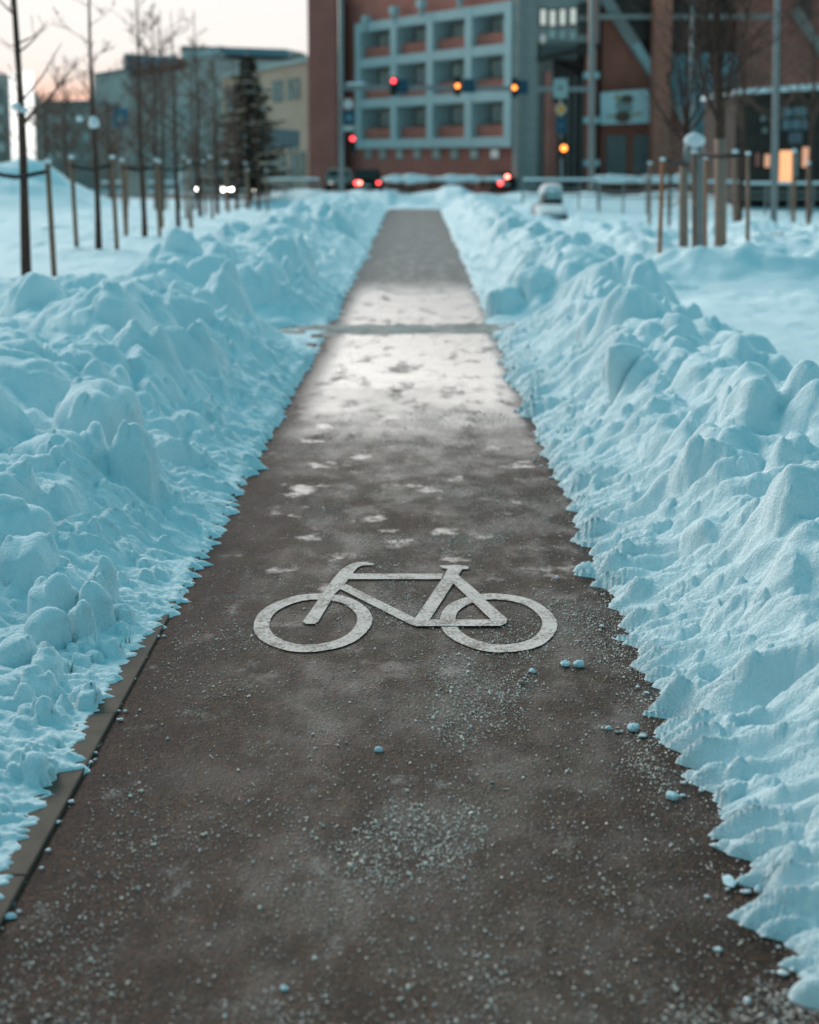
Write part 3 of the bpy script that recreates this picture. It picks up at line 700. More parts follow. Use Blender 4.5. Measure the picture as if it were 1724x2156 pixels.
for i, (x, y, Y, lab, lab2) in enumerate(rowL):
    p = P(x, y, Y); z0 = zsurf(p.x, p.y); h = [5.6, 4.6, 4.4, 4.3, 4.6, 4.2, 4.3, 3.8][i]
    r0 = [.064, .052, .055, .055, .058, .055, .055, .05][i]
    ex = None
    if i == 0:
        a1 = P(48, 262, 16.7); ex = [(P(45, 262, 16.7), P(162, 132, 16.6), .022), (P(47, 212, 16.7), P(130, 90, 16.8), .014), (P(41, 90, 16.7), P(100, 45, 16.7), .012), (P(42, 95, 16.7), P(0, 80, 16.8), .010), (P(43, 200, 16.7), P(20, 150, 16.7), .008)]
    if i == 1:
        ex = [(P(185, 262, 20.9), P(215, 235, 20.9), .02), (P(180, 120, 20.9), P(198, 85, 20.9), .008)]
    bare_tree(p.x, p.y, z0, h, r0, 11 + i, lab, GL, lean=(-.012, 0), kids=9 if i == 0 else 11, first=1.7, blen=.75 if i < 2 else 1.0, crown_extra=ex, depth=1 if i < 1 else 2, name='young_tree')
    top = 1.62 + (z0 - .3); hw = .34 if i == 0 else .29
    stake_frame(p.x, p.y - .08, z0, top, hw, lab2, GS, lean=.05)
# snow clumps caught in forks
for (x, y, Y, r, lab) in ((197, 258, 20.8, .085, 'white snow clump caught in the fork of the second left tree'), (168, 250, 20.8, .05, 'smaller snow clump on the left side of the second left tree'),
                          (34, 224, 16.6, .05, 'dark blue snow clump on the left of the nearest tree trunk'), (49, 232, 16.55, .04, 'tiny snow clump in the lower fork of the nearest tree')):
    c = P(x, y, Y); o = crumble((0, 0, 0), r, int(x), .9).build('snow_clump', M['cap'], smooth=True); o.location = c; tag(o, lab, 'snow clump', 'snow clumps caught in the trees')
# second row and background trees on the left
bg = [(38, 440, 40, 0), (66, 440, 41, 0), (142, 405, 52, 5.6), (266, 500, 26, 0), (330, 430, 50, 7.2), (345, 420, 55, 7.8), (400, 482, 30, 0), (410, 425, 60, 7.5), (455, 420, 62, 6.6), (232, 420, 56, 4.5), (100, 405, 55, 4.8), (480, 415, 68, 6.0), (300, 418, 64, 7.4)]
j = 0
names = ['thin bare tree above the left snow hill, nearest the frame edge', 'thin bare tree on the snow hill right of the lit white pylon', 'bushy bare tree in front of the low grey building', 'x',
         'tall twiggy bare tree in front of the roof lettering', 'tall twiggy bare tree just right of the roof lettering', 'x', 'forked bare tree in front of the grey office middle',
         'bare tree between grey office and cream building', 'bare tree with low crown below the blue square sign', 'low bare tree behind the second pair of stakes', 'thin bare tree left of the dark fir', 'slender bare tree whose tip overtops the red roof band']
for i, (x, y, Y, h) in enumerate(bg):
    if h == 0: continue
    p = P(x, y, Y); z0 = min(zsurf(p.x, p.y), p.z + .2)
    bare_tree(p.x, p.y, z0, h, .075, 80 + i, names[i], 'bare trees in the background at left', kids=26, depth=2, first=1.4, blen=1.7, twig=.012, mat_=None)
for (x, yt, yb, Y, lab) in ((266, 345, 500, 25.4, 'lone stake left of the third left tree'), (400, 385, 480, 29.5, 'lone stake between the fourth and fifth left trees'), (34, 352, 432, 41, 'thin post at the foot of the left snow hill, nearer the frame edge'), (63, 352, 440, 41, 'thin post at the foot of the left snow hill, behind the nearest trunk')):
    a = P(x, yb, Y); a.z = zsurf(a.x, a.y) - .1; b = P(x, yt, Y)
    tag(MB().tube([a, b], .03, 8).build('wooden_stake', M['stake']), lab, 'stake', 'single stakes on the left')

# right group
GR = 'young trees in the right row'
def at_ground(x, y, Y):
    p = P(x, y, Y); return p
t1 = P(1517, 540, 20.3); z1 = zsurf(t1.x, t1.y)
tree = empty('young_tree', (t1.x, t1.y, z1), 'young bare tree with broad pale wrapped trunk and forked dark crown on the right', 'tree', GR)
MB().tube([(t1.x, t1.y, z1 - .2), P(1517, 430, 20.3), P(1516, 292, 20.3)], [.086, .084, .078], 12).build('trunk_wrap', M['wrap'], tree, smooth=True)
MB().tube([P(1516, 300, 20.3), P(1517, 235, 20.3), P(1513, 190, 20.3), P(1511, 130, 20.3), P(1510, 60, 20.4), P(1508, -60, 20.4), P(1512, -260, 20.5)], [.075, .072, .066, .06, .055, .045, .03], 10).build('trunk', M['bark'], tree, smooth=True)
cb = MB(); rr = random.Random(31)
mains = [[P(1515, 262, 20.3), P(1490, 205, 20.1), P(1474, 150, 20.0), P(1468, 60, 19.9), P(1470, -80, 19.9)], [P(1513, 205, 20.3), P(1500, 150, 20.4), P(1494, 90, 20.4), P(1480, -40, 20.6)], [P(1517, 225, 20.3), P(1545, 180, 20.5), P(1560, 110, 20.6), P(1585, -30, 20.7)], [P(1512, 160, 20.3), P(1530, 90, 20.2), P(1545, -40, 20.1)]]
for i, mn in enumerate(mains):
    cb.tube(mn, [(.034, .03, .026, .022, .016), (.03, .026, .022, .012), (.022, .018, .014, .01), (.026, .02, .012)][i], 7)
    for q in range(14):
        k = rr.randint(1, len(mn) - 1); f = rr.random(); p = mn[k - 1].lerp(mn[k], f)
        branch(cb, p, Vector((rr.uniform(-1, 1), rr.uniform(-1, 1), rr.uniform(.3, 1.2))), rr.uniform(.4, 1.0), .012, rr, 2, .004)
cb.build('crown', M['bark'], tree, smooth=True)
t2 = P(1440, 520, 22.6); z2 = zsurf(t2.x, t2.y)
tree = empty('young_tree', (t2.x, t2.y, z2), 'thinner wrapped young tree left of the bent pipe with fanned twigs', 'tree', GR)
MB().tube([(t2.x, t2.y, z2 - .2), P(1439, 420, 22.6), P(1440, 350, 22.6)], [.075, .072, .068], 12).build('trunk_wrap', M['wrap'], tree, smooth=True)
MB().tube([P(1440, 356, 22.6), P(1442, 300, 22.6), P(1444, 250, 22.6)], [.06, .055, .05], 9).build('trunk', M['bark'], tree, smooth=True)
cb = MB()
for (x, y, x2, y2) in ((1444, 262, 1425, 90), (1444, 258, 1445, 60), (1446, 262, 1470, 100), (1445, 275, 1490, 150), (1443, 285, 1400, 150), (1444, 262, 1456, -40), (1444, 300, 1380, 210), (1446, 280, 1500, 210)):
    a, b = P(x, y, 22.6), P(x2, y2, 22.4); m_ = a.lerp(b, .4) + Vector(((b.x - a.x) * .15, rr.uniform(-.2, .2), -.03)); cb.tube([a, m_, b], [.026, .018, .007], 6)
    for q in range(8):
        p = a.lerp(b, rr.uniform(.2, 1)); branch(cb, p, (b - a).normalized() + Vector((rr.uniform(-1, 1), rr.uniform(-1, 1), rr.uniform(-.2, .6))), rr.uniform(.3, .8), .009, rr, 1, .004)
cb.build('crown', M['bark'], tree, smooth=True)
def post(name, x, yt, yb, Y, r, m, lab, group, cap=True, x2=None, cat='stake'):
    a = P(x2 or x, yb, Y); b = P(x, yt, Y); a.z = min(a.z, zsurf(a.x, a.y)) - .12
    t = empty(name, (a.x, a.y, a.z), lab, cat, group)
    MB().tube([a, a.lerp(b, .5), b], [r, r * .97, r * .92], 9).build('shaft', m, t, smooth=True)
    if cap: MB().ball(b + Vector((0, 0, r * .5)), r * 1.35, 10, 6, (1, 1, .75)).build('snow_cap', M['cap'], t, smooth=True)
    return t
GP = 'stakes around the right trees'
post('wooden_stake', 1395, 338, 548, 19.5, .030, M['stake_orange'], 'thin orange wooden stake, leftmost of the right tree group', GP, x2=1388)
post('wooden_stake', 1575, 325, 566, 18.1, .027, M['stake'], 'thin dark stake, rightmost and nearest of the right tree group', GP, x2=1574)
post('wooden_stake', 1462, 322, 528, 20.9, .036, M['bark_pale'], 'brown stake touching the bent grey pipe on its left', GP)
post('wooden_stake', 1486, 335, 538, 20.1, .024, M['stake_orange'], 'thin reddish stake between the bent pipe and the wrapped trunk', GP)
post('wooden_stake', 1548, 322, 448, 34, .055, M['stake'], 'pale stake standing farther back, right of the wrapped trunk', GP)
post('wooden_stake', 1368, 345, 425, 44, .05, M['stake'], 'distant pale stake left of the orange one', GP)
post('wooden_stake', 1672, 320, 425, 46, .07, M['stake'], 'distant brown stake before the lit doorway', GP)
post('wooden_stake', 1702, 345, 460, 40, .05, M['stake'], 'distant yellowish stake near the right frame edge', GP)
s = MB().tube([P(1474, 326, 18.9), P(1515, 329, 18.7), P(1576, 326, 18.1)], .03, 7).build('tree_strap', M['tie'], smooth=True); tag(s, 'dark strap stretched level between stakes across the wrapped trunk', 'strap')
s = MB().tube([P(1392, 334, 19.5), P(1420, 343, 20.5), P(1448, 340, 21.8)], .026, 7).build('tree_strap', M['tie'], smooth=True); tag(s, 'short dark strap from the orange stake to the thinner wrapped tree', 'strap')
# bent steel pipe
pz = P(1473, 530, 21.2)
pp = empty('bent_pipe', (pz.x, pz.y, pz.z), 'pale galvanised pipe bent over at the top under a snow cap beside the wrapped tree', 'pipe')
r_ = .072; top = P(1473, 318, 21.2); A = []
A.append(Vector((pz.x, pz.y, pz.z - .2))); A.append(P(1473, 420, 21.2)); A.append(top)
for a in range(0, 181, 20): A.append(top + Vector((-.085 + .085 * math.cos(R(a)), 0, .11 * math.sin(R(a)))))
A.append(top + Vector((-.17, 0, -.16)))
MB().tube(A, r_, 12).build('pipe', M['galv'], pp, smooth=True)
MB().ball(top + Vector((-.08, 0, .15)), .16, 14, 8, (1.0, .8, .72)).build('snow_cap', M['cap'], pp, smooth=True)
# twiggy shrubs with snow tufts left of the right group
bare = [(1410, 400, 40, 3.0, 'small twiggy shrub with snow tufts in front of the teal glazing'), (1632, 395, 48, 9.5, 'tall bare tree behind the street lamp before the upper brick wall'), (1705, 400, 50, 9.0, 'tall bare tree at the right frame edge'), (1560, 400, 52, 8.8, 'tall bare tree before the dark glass between forked tree and lamp')]
for i, (x, y, Y, h, lab) in enumerate(bare):
    p = P(x, y, Y); bare_tree(p.x, p.y, zsurf(p.x, p.y), h, .05 if h < 4 else .11, 140 + i, lab, 'bare trees on the right', kids=20 if h < 4 else 30, depth=2, first=.6 if h < 4 else 3.4, blen=1.0 if h < 4 else 2.6, twig=.008)
# dark twigs near the right snow
for (x, y, lab) in ((1235 * 1.0 + 100, 447, 'dark broken branch lying in the snow behind the orange stake'), (1640, 500, 'dark clod in the snow right of the tree group')):
    p = P(x, y, 26); z = zsurf(p.x, p.y); mb = crumble((0, 0, 0), .14, int(x), .35); o = mb.build('dirt_clod', M['bark'], smooth=True); o.location = (p.x, p.y, z + .03); o.scale = (1.5, 1, .7); tag(o, lab, 'clod')

# ------------------------------------------------------------------ fir
fx = P(525, 400, 74); fz = -1.0
fir = empty('fir_tree', (fx.x, 74, fz), 'dark snow speckled fir before the cream building', 'tree')
MB().tube([(fx.x, 74, fz - .2), (fx.x, 74, 3), (P(525, 110, 74).x, 74, P(525, 100, 74).z)], [.2, .14, .02], 8).build('trunk', M['bark'], fir)
rr = random.Random(77); mb = MB(); sn = MB(); ht = P(525, 100, 74).z
for i in range(30):
    f = i / 29; z = .3 + (ht - .7) * f; L = (2.35 * (1 - f) ** .8 + .12) * (1 + .22 * math.sin(i * 1.9)); nb = 9 if f < .8 else 6
    for b in range(nb):
        a = 2 * math.pi * b / nb + rr.uniform(-.3, .3) + i; l_ = L * rr.uniform(.55, 1.12); d = Vector((math.cos(a), math.sin(a), rr.uniform(-.35, -.05)))
        p0 = Vector((fx.x, 74, z)); side = d.cross(Vector((0, 0, 1))).normalized(); m = 8
        for k in range(m):
            t = (k + .5) / m; q = p0 + d * l_ * t + Vector((0, 0, .18 * l_ * t * t))
            w = (.34 * (1 - t) + .12) * rr.uniform(.7, 1.2)
            for sgn in (-1, 1):
                tip = q + side * sgn * w + d * .18 + Vector((0, 0, rr.uniform(-.16, .02)))
                mb.add([q - d * .10, q + d * .13, tip, q + Vector((0, 0, -.10))], [(0, 1, 2), (0, 2, 3), (1, 3, 2)])
            if rr.random() < .05: sn.ball(q + Vector((0, 0, .05)), rr.uniform(.05, .11), 6, 4, (1.3, 1, .4))
mb.build('crown', M['fir'], fir); sn.build('snow_cover', M['cap'], fir)['kind'] = 'stuff'

# ------------------------------------------------------------------ brick building
def lerp(a, b, t): return a + (b - a) * t
A_ = Vector((P(716, 300, 113).x, 113, 0)); B_ = Vector((P(1112, 300, 93).x, 93, 0))
ux = (B_ - A_).normalized(); nx = Vector((ux.y, -ux.x, 0)); LEN = (B_ - A_).length      # nx points towards the camera side
if nx.y > 0: nx = -nx
fm = Matrix((ux, -nx, Vector((0, 0, 1)))).transposed()
ZB, ZT = -1.3, 14.4
brick = empty('brick_building', (P(880, 380, 108).x, 108, ZB), 'large red brick building with pale grid of loggias and slanted gables', 'building')
def fbox(s0, s1, d0, d1, z0, z1):
    """box on the slanted facade: s along it, d in front of it"""
    c = A_ + ux * (s0 + s1) / 2 + nx * (d0 + d1) / 2; c.z = (z0 + z1) / 2
    return c, (s1 - s0, abs(d1 - d0), z1 - z0), fm
def addf(mb, *a): c, sz, m = fbox(*a); mb.box(c, sz, mtx=m); return mb
def sx(x, base=None):
    """distance along the facade at which a photograph column falls"""
    k = (x - CX) / F   # X = k*Y (near enough for small pitch differences)
    dvec = P(x, 300, 1.0); k = dvec.x
    return (k * A_.y - A_.x) / (ux.x - k * ux.y)
def zx(x, y):
    s_ = sx(x); Y = (A_ + ux * s_).y; return P(x, y, Y).z
s762, s1112 = sx(765), sx(1108)
z_top, z_bot = 11.4, 2.75
ins = 1.0
# wall with openings (behind the loggias it steps back)
w = MB(); addf(w, -3.0, s762 - .05, -8, 0, ZB, ZT); addf(w, s762 - .05, sx(1086) + .4, -2.2, 0, ZB, z_bot - .1)
addf(w, s762 - .05, sx(1086) + .4, -2.2, 0, z_top + .1, ZT); addf(w, s762 - .04, sx(1086) + .39, -2.2, -ins - .35, z_bot - .1, z_top + .1)
addf(MB(), sx(1086) + .40, sx(1086) + .95, -2.3, .60, ZB, ZT - .01).build('corner_pier', M['grey_metal'], brick)
wall = w.build('wall', M['brick'], brick)
# pilaster at the left corner faces us squarely
xl, xr = P(650, 300, 110).x, P(709, 300, 110).x
MB().box(((xl + xr) / 2, 112.2, (ZB + ZT) / 2), (xr - xl, 4.4, ZT - ZB)).build('pilaster', M['brick'], brick)
MB().box((xr + .18, 112.6, (ZB + ZT) / 2), (.36, 4.0, ZT - ZB)).build('recess_shade', M['reveal'], brick)  # dark strip: shade beside the pilaster put into its colour
# pale grid
cols = [sx(771), sx(846), sx(922), sx(1003), sx(1086)]
rows = [z_bot, z_bot + 3.0, z_bot + 6.0, z_top]
fr = MB(); bw = .30
for i, s_ in enumerate(cols): addf(fr, s_ - bw * 1.25, s_ + bw * 1.25, -ins, .75, z_bot - .35, z_top + .35)
for z in rows: addf(fr, cols[0] + bw * 1.25, cols[-1] - bw * 1.25, -ins, .73, z - .33, z + .33)
fr.build('loggia_frame', M['frame'], brick)
rg = random.Random(2)
for i in range(4):
    for j in range(3):
        a, b = cols[i] + bw * 1.25, cols[i + 1] - bw * 1.25; z0, z1 = rows[j] + .33, rows[j + 1] - .33
        o = addf(MB(), a + .01, b - .01, -ins - .30, -ins + .10, z0 + .9, z1 - .01).build('window', M['reveal'], brick)
        pn = MB(); nn = 4; wdt = (b - a - .3) / nn
        for q in range(nn): addf(pn, a + .15 + q * wdt + .07, a + .15 + (q + 1) * wdt - .07, -ins + .11, -ins + .14, z0 + 1.0, z1 - .15)
        pn.build('pane', M['win'], o)
        if i == 3: addf(MB(), b - wdt * (1.6 if j else 1.25), b - .25, -ins + .16, -ins + .20, z0 + 1.05, z1 - .25).build('curtain', M['e_int2'], o)
        addf(MB(), a + .01, b - .01, -.1, .30, z0 - .005, z0 + .82).build('parapet', M['brick'], brick)
# small windows below the grid
for x in (777, 807, 843, 880, 920, 958, 1000, 1043):
    s_ = sx(x); o = addf(MB(), s_ - .55, s_ + .55, -.12, .06, zx(x, 336) , zx(x, 311)).build('window', M['shutter'], brick)
    addf(MB(), s_ - .42, s_ + .42, .062, .09, zx(x, 336) + .12, zx(x, 311) - .12).build('pane', M['win'] if x != 1043 else M['e_int2'], o)
# floodlights on brackets over the grid
for x, y in ((790, 42), (848, 22), (905, 8), (985, -12)):
    s_ = sx(x); z = zx(x, y); mb = MB(); addf(mb, s_ - .08, s_ + .08, .5, .9, z - .9, z - .1); c, sz, m = fbox(s_ - .3, s_ + .3, .45, 1.0, z - .3, z + .25); mb.box(c, sz, mtx=m)
    mb.build('floodlight', M['frame'], brick)
MB().tube([A_ + ux * .6 + nx * .2 + Vector((0, 0, ZT)), A_ + ux * .6 + nx * .2 + Vector((0, 0, ZB))], .12, 8).build('downpipe', M['galv'], brick)

# middle dark glass part, right of the grid
def pbox(mb, x0, x1, y0, y1, Y, dep):
    """box whose front face spans a rectangle seen at distance Y"""
    a, b = P(x0, (y0 + y1) / 2, Y), P(x1, (y0 + y1) / 2, Y); zt, zb = P((x0 + x1) / 2, y0, Y).z, P((x0 + x1) / 2, y1, Y).z
    mb.box(((a.x + b.x) / 2, Y + dep / 2, (zt + zb) / 2), (b.x - a.x, dep, zt - zb)); return mb
pbox(MB(), 1110, 1266, -8, 420, 95.6, 6).build('glass_wall', M['dark_glass'], brick)
pbox(MB(), 1398, 1562, -8, 420, 96.5, 6).build('glass_wall', M['dark_glass'], brick)
pbox(MB(), 1108, 1130, -8, 400, 93.4, 2.1).build('corner_column', M['grey_metal'], brick)
pbox(MB(), 1130.5, 1262, -8, 92, 93.6, 1.9).build('upper_office', M['grey_metal'], brick)
for x in (1140, 1183, 1226): pass
off = [(1143, 34), (1163, 36), (1184, 34), (1206, 32)]
for i, (x, y) in enumerate(off):
    o = pbox(MB(), x - 8, x + 9, y - 18, y + 22, 93.5, .08).build('window', M['glass'], brick); pbox(MB(), x - 5, x + 6, y - 14, y + 18, 93.44, .04).build('pane', M['e_int'], o)
for i, (x, y) in enumerate([(1143, 82), (1163, 70), (1184, 72), (1206, 74)]):
    pbox(MB(), x - 5, x + 5, y - 9, y + 9, 93.5, .08).build('window', M['e_int2'] if i == 0 else M['win'], brick)
for y in (18, 58, 104): pbox(MB(), 1218, 1238, y - 14, y + 14, 93.45, .1).build('vent', M['dark_glass'], brick)
lv = MB()
for i in range(12): pbox(lv, 1140 + i * 6.4, 1142.6 + i * 6.4, 88, 125, 93.35, .12)
lv.build('louvre', M['shutter'], brick)
# slanting soffit
a0, a1, a2, a3 = P(1136, 96, 93.4), P(1250, 92, 93.4), P(1250, 170, 95.5), P(1150, 120, 95.5)
sf = MB().add([a0, a1, a2, a3], [(0, 1, 2, 3)]); sf.prism([P(1132, 120, 93.2), P(1262, 92, 93.2), P(1262, 100, 93.2), P(1132, 130, 93.2)], (0, 1, 0)); sf.build('soffit', M['dark_wall'], brick)
for i, (x0, x1, yt) in enumerate([(1131, 1140, 306), (1144, 1172, 215), (1146, 1160, 150), (1235, 1256, -120)]):
    pbox(MB(), x0, x1, yt, 400, 94.2 - i * .25, 1.2).build('brick_column', M['brick'], brick)
for x in range(1180, 1236, 14): pbox(MB(), x, x + 4, 160, 400, 95.3, .2).build('mullion', M['grey_metal'], brick)
for y in (160, 350 - 165): pass
for (x0, x1, y0, y1) in ((1228, 1266, 150 + 190, 160 + 190), (1228, 1264, 145, 178), ):
    pbox(MB(), 1229, 1266, y0 * .0 + (152 if y0 < 200 else 0) + (0 if y0 < 200 else 262 * 2 + 0) * 0 + (0), 0, 94, .1) if False else None
for y in (155, 345, 525): pbox(MB(), 1230, 1262, y / 1.0 * (1.0) * .5 + 80 - 6, y * .5 + 80 + 7, 92.9, .9).build('balcony_ledge', M['frame'], brick)
# gable block with orange brick
pbox(MB(), 1266, 1400, -8, 410, 95, 5).build('gable_wall', M['brick_orange'], brick)
pg = MB().prism([P(1266, -8, 94.7), P(1266, -10, 94.7), P(1376, 160, 94.7), P(1376, -8, 94.7)][::-1], (0, .25, 0)); pg.build('dark_gable_glazing', M['dark_glass'], brick)
dg = MB(); p, q = P(1262, -20, 94.4), P(1380, 162, 94.4); dg.bar(p, q, .5, .75, (0, 0, 1)); dg.build('gable_beam', M['grey_metal'], brick)
dg = MB(); dg.bar(P(1338, 92, 94.0), P(1378, 158, 94.0), .35, .5); dg.build('beam_snow', M['frame'], brick)
pbox(MB(), 1262, 1640, 30, 40, 93.6, .3).build('tie_rail', M['grey_metal'], brick)
pbox(MB(), 1377, 1412, -8, 400, 92, 1.6).build('brick_column', M['brick_orange'], brick)
# right glass and second gable
pbox(MB(), 1400, 1552, 112, 300, 93.5, 2.5).build('teal_glazing', M['teal_glass'], brick)
tg = MB()
for i in range(8): tg.bar(P(1400 + i * 22, 112, 93.3), P(1400 + i * 22, 300, 93.3), .06, .06)
for i in range(4): tg.bar(P(1400, 150 + i * 42, 93.3), P(1552, 146 + i * 42, 93.3), .06, .06)
tg.build('glazing_bars', M['grey_metal'], brick)
tr = MB().prism([P(1380, 160, 92.9), P(1500, 335, 92.9), P(1552, 335, 92.9), P(1552, 395, 92.9), P(1380, 395, 92.9)], (0, .8, 0)); tr.build('lower_gable_wall', M['brick'], brick)
dg = MB(); dg.bar(P(1378, 165, 92.5), P(1492, 328, 92.5), .35, .5); dg.build('gable_beam', M['grey_metal'], brick)
pbox(MB(), 1552, 1880, -8, 200, 95, 5).build('upper_wall', M['brick'], brick)
dg = MB(); dg.bar(P(1672, 20, 94.4), P(1790, 200, 94.4), .4, .6); dg.build('gable_beam', M['grey_metal'], brick)
pbox(MB(), 1672, 1710, -8, 45, 94.7, .3).build('dark_window', M['dark_glass'], brick)
# ground floor under the gable: shutters
for (x0, x1) in ((1276, 1318), (1334, 1378)):
    pbox(MB(), x0, x1, 284, 372, 94.8, .25).build('roller_shutter', M['shutter'], brick)
pbox(MB(), 1238, 1262, 236, 262, 93.4, .2)
pbox(MB(), 648, 1560, -123, -115, 93, 24) if False else None
# roof slab over the right part (keeps the skyline even)
rf = MB(); a, b = P(1100, -10, 96), P(1880, -10, 96); rf.box(((a.x + b.x) / 2, 104, a.z + .3), (b.x - a.x, 20, .6)); rf.build('roof', M['grey_metal'], brick)
# poster
pa, pb = P(1264, 196, 93.9), P(1366, 262, 93.9)
po = empty('poster', ((pa.x + pb.x) / 2, 93.9, pb.z), 'pale blue poster with a brown bust like blot on the brick gable', 'poster')
po_f = MB().prism([P(1264, 195, 93.9), P(1264, 262, 93.9), P(1367, 259, 93.9), P(1367, 187, 93.9)], (0, .12, 0)).build('board', M['poster'], po)
def blob(pts, m, Y, name='print'):
    MB().prism([P(x, y, Y) for x, y in pts], (0, .02, 0)).build(name, m, po)
def ell(cx, cy, a, b, n=18, ph=0): return [(cx + a * math.cos(2 * math.pi * i / n) * (1 + .1 * math.sin(3 * i + ph)), cy - b * math.sin(2 * math.pi * i / n)) for i in range(n)]
blob(ell(1314, 224, 18, 20), M['poster_grey'], 93.86); blob(ell(1320, 208, 13, 9, ph=1), M['poster_dark'], 93.82); blob(ell(1300, 205, 6, 8), M['poster_tan'], 93.80)
blob(ell(1311, 246, 17, 12, ph=2), M['poster_dark'], 93.84); blob([(1278, 243), (1296, 240), (1296, 245), (1278, 248)], M['poster_tan'], 93.83); blob([(1328, 239), (1350, 236), (1350, 242), (1328, 244)], M['poster_tan'], 93.83)

# ------------------------------------------------------------------ dark pavilion on the right
pav = empty('dark_pavilion', (P(1640, 380, 70).x, 72, -1.2), 'low dark building with snow on its flat roof and warm lit windows', 'building')
pbox(MB(), 1548, 1900, 196, 425, 70, 8).build('wall', M['dark_wall'], pav)
rs = MB().prism([P(1548, 189, 69.4), P(1548, 199, 69.4), P(1900, 178, 69.4), P(1900, 163, 69.4)], (0, 8.5, 0)); rs.build('roof_snow', M['cap'], pav, bevel=.08)
MB().prism([P(1548, 199, 69.6), P(1548, 204, 69.6), P(1900, 190, 69.6), P(1900, 178, 69.6)], (0, .4, 0)).build('fascia', M['dark_wall'], pav)
for (x0, x1, y0, y1, m) in ((1641, 1671, 317, 386, 'e_warm'), (1610, 1621, 325, 352, 'e_warm2'), (1689, 1706, 310, 352, 'e_warm2'), (1673, 1679, 318, 372, 'win'), (1590, 1600, 322, 350, 'brick')):
    o = pbox(MB(), x0 - 2, x1 + 2, y0 - 2, y1 + 2, 69.9, .2).build('window', M['black'], pav); pbox(MB(), x0, x1, y0, y1, 69.85, .06).build('pane', M[m], o)
for (x, y, r) in ((1606, 250, 5), (1610, 274, 7)):
    MB().ball(P(x, y, 69.5), .14, 10, 6).build('wall_lamp', M['galv'], pav, smooth=True)
def letters(mb, x0, x1, y0, y1, n, Y, seed, slope=0.0):
    rr = random.Random(seed); w_ = (x1 - x0) / n
    for i in range(n):
        a = x0 + i * w_; t = w_ * .2; hh = y1 - y0; dy = slope * (a - x0)
        pbox(mb, a, a + t, y0 + dy, y1 + dy, Y, .06)
        k = rr.randint(0, 3)
        if k != 0: pbox(mb, a + t, a + w_ * .78, y0 + dy, y0 + dy + hh * .18, Y, .06)
        if k != 1: pbox(mb, a + t, a + w_ * .7, y0 + dy + hh * .42, y0 + dy + hh * .58, Y, .06)
        if k >= 1: pbox(mb, a + w_ * .58, a + w_ * .78, y0 + dy + hh * .2, y1 + dy, Y, .06)
sg = empty('wall_sign', (P(1676, 300, 69.6).x, 69.6, P(1676, 304, 69.6).z), 'two rows of pale blue letters with a small emblem on the dark pavilion wall', 'sign')
mb = MB(); letters(mb, 1648, 1702, 228, 247, 7, 69.6, 4, -.06); letters(mb, 1648, 1704, 252, 274, 8, 69.6, 5, -.03); mb.build('lettering', mat('pale_letters', (.24, .34, .38), .5), sg)
mb = MB(); letters(mb, 1662, 1690, 280, 303, 3, 69.6, 7, -.03); mb.build('emblem', mat('pale_emblem', (.20, .24, .28), .5), sg)

# ------------------------------------------------------------------ left buildings
def building(name, corners, Y0, dep, label, m, wins=None, cat='building'):
    pass
gr = empty('grey_office', (P(420, 380, 135).x, 135, -1.3), 'big grey office block with pale roof edge and lettering on a red band', 'building')
MB().prism([P(262, 150, 135), P(262, 420, 135), P(640, 420, 150), P(640, 130, 150), P(380, 122, 137)], (0, 18, 0)).build('wall', M['concrete'], gr)
MB().prism([P(382, 102, 134.4), P(382, 128, 134.4), P(470, 118, 140), P(470, 97, 140)], (0, 12, 0)).build('roof_edge', M['concrete'], gr)
MB().prism([P(380, 96, 134), P(380, 104, 134), P(640, 116, 148), P(640, 111, 148), P(600, 103, 146)], (0, 12, 0)).build('roof', M['concrete_dark'], gr)
MB().prism([P(470, 99, 138), P(470, 112, 138), P(610, 118, 142), P(606, 107, 142)], (0, 2, 0)).build('roof_monitor', M['teal_metal'], gr)
MB().prism([P(384, 108, 133.5), P(384, 120, 133.5), P(470, 112, 138.5), P(470, 102, 138.5)], (0, .5, 0)).build('cornice', M['frame'], gr)
MB().prism([P(262, 113, 134), P(262, 155, 134), P(382, 140, 134.6), P(382, 122, 134.6), P(330, 118, 134.2)], (0, 9, 0)).build('sign_band', M['red_roof'], gr)
MB().prism([P(261, 112, 133.6), P(261, 122, 133.6), P(330, 124, 133.8), P(330, 117, 133.8)], (0, .4, 0)).build('cornice', M['teal_metal'], gr)
mb = MB(); rr = random.Random(12)
for i in range(9):
    x = 268 + i * 12; y = 138 - i * 1.8
    c = P(x + 4, y, 133.3); mb.tube([c + Vector((.25 * math.cos(a) * rr.uniform(.7, 1.1), 0, .42 * math.sin(a))) for a in [q * .7 for q in range(rr.randint(5, 9))]], .09, 5)
    mb.bar(c + Vector((-.25, 0, -.4)), c + Vector((-.1, 0, .5)), .12, .12)
mb.build('roof_lettering', mat('sky_blue_letters', (.18, .38, .48), .5), gr)
MB().prism([P(262, 156, 133.7), P(262, 163, 133.7), P(382, 147, 134.3), P(382, 140, 134.3)], (0, .4, 0)).build('red_strip', M['red_roof'], gr)
for r_i in range(5):
    for c_i in range(9):
        x = 282 + c_i * 21; y = 178 + r_i * 36; Y = 134.6 + (x - 262) * .04
        o = pbox(MB(), x, x + 10, y, y + 17, Y - .1, .3).build('window', M['win'], gr)
gs = empty('grey_side_building', (P(230, 380, 128).x, 128, -1.3), 'pale grey windowless block left of the roof lettering', 'building')
MB().prism([P(197, 158, 128), P(197, 420, 128), P(264, 420, 131), P(264, 146, 131)], (0, 12, 0)).build('wall', M['concrete'], gs)
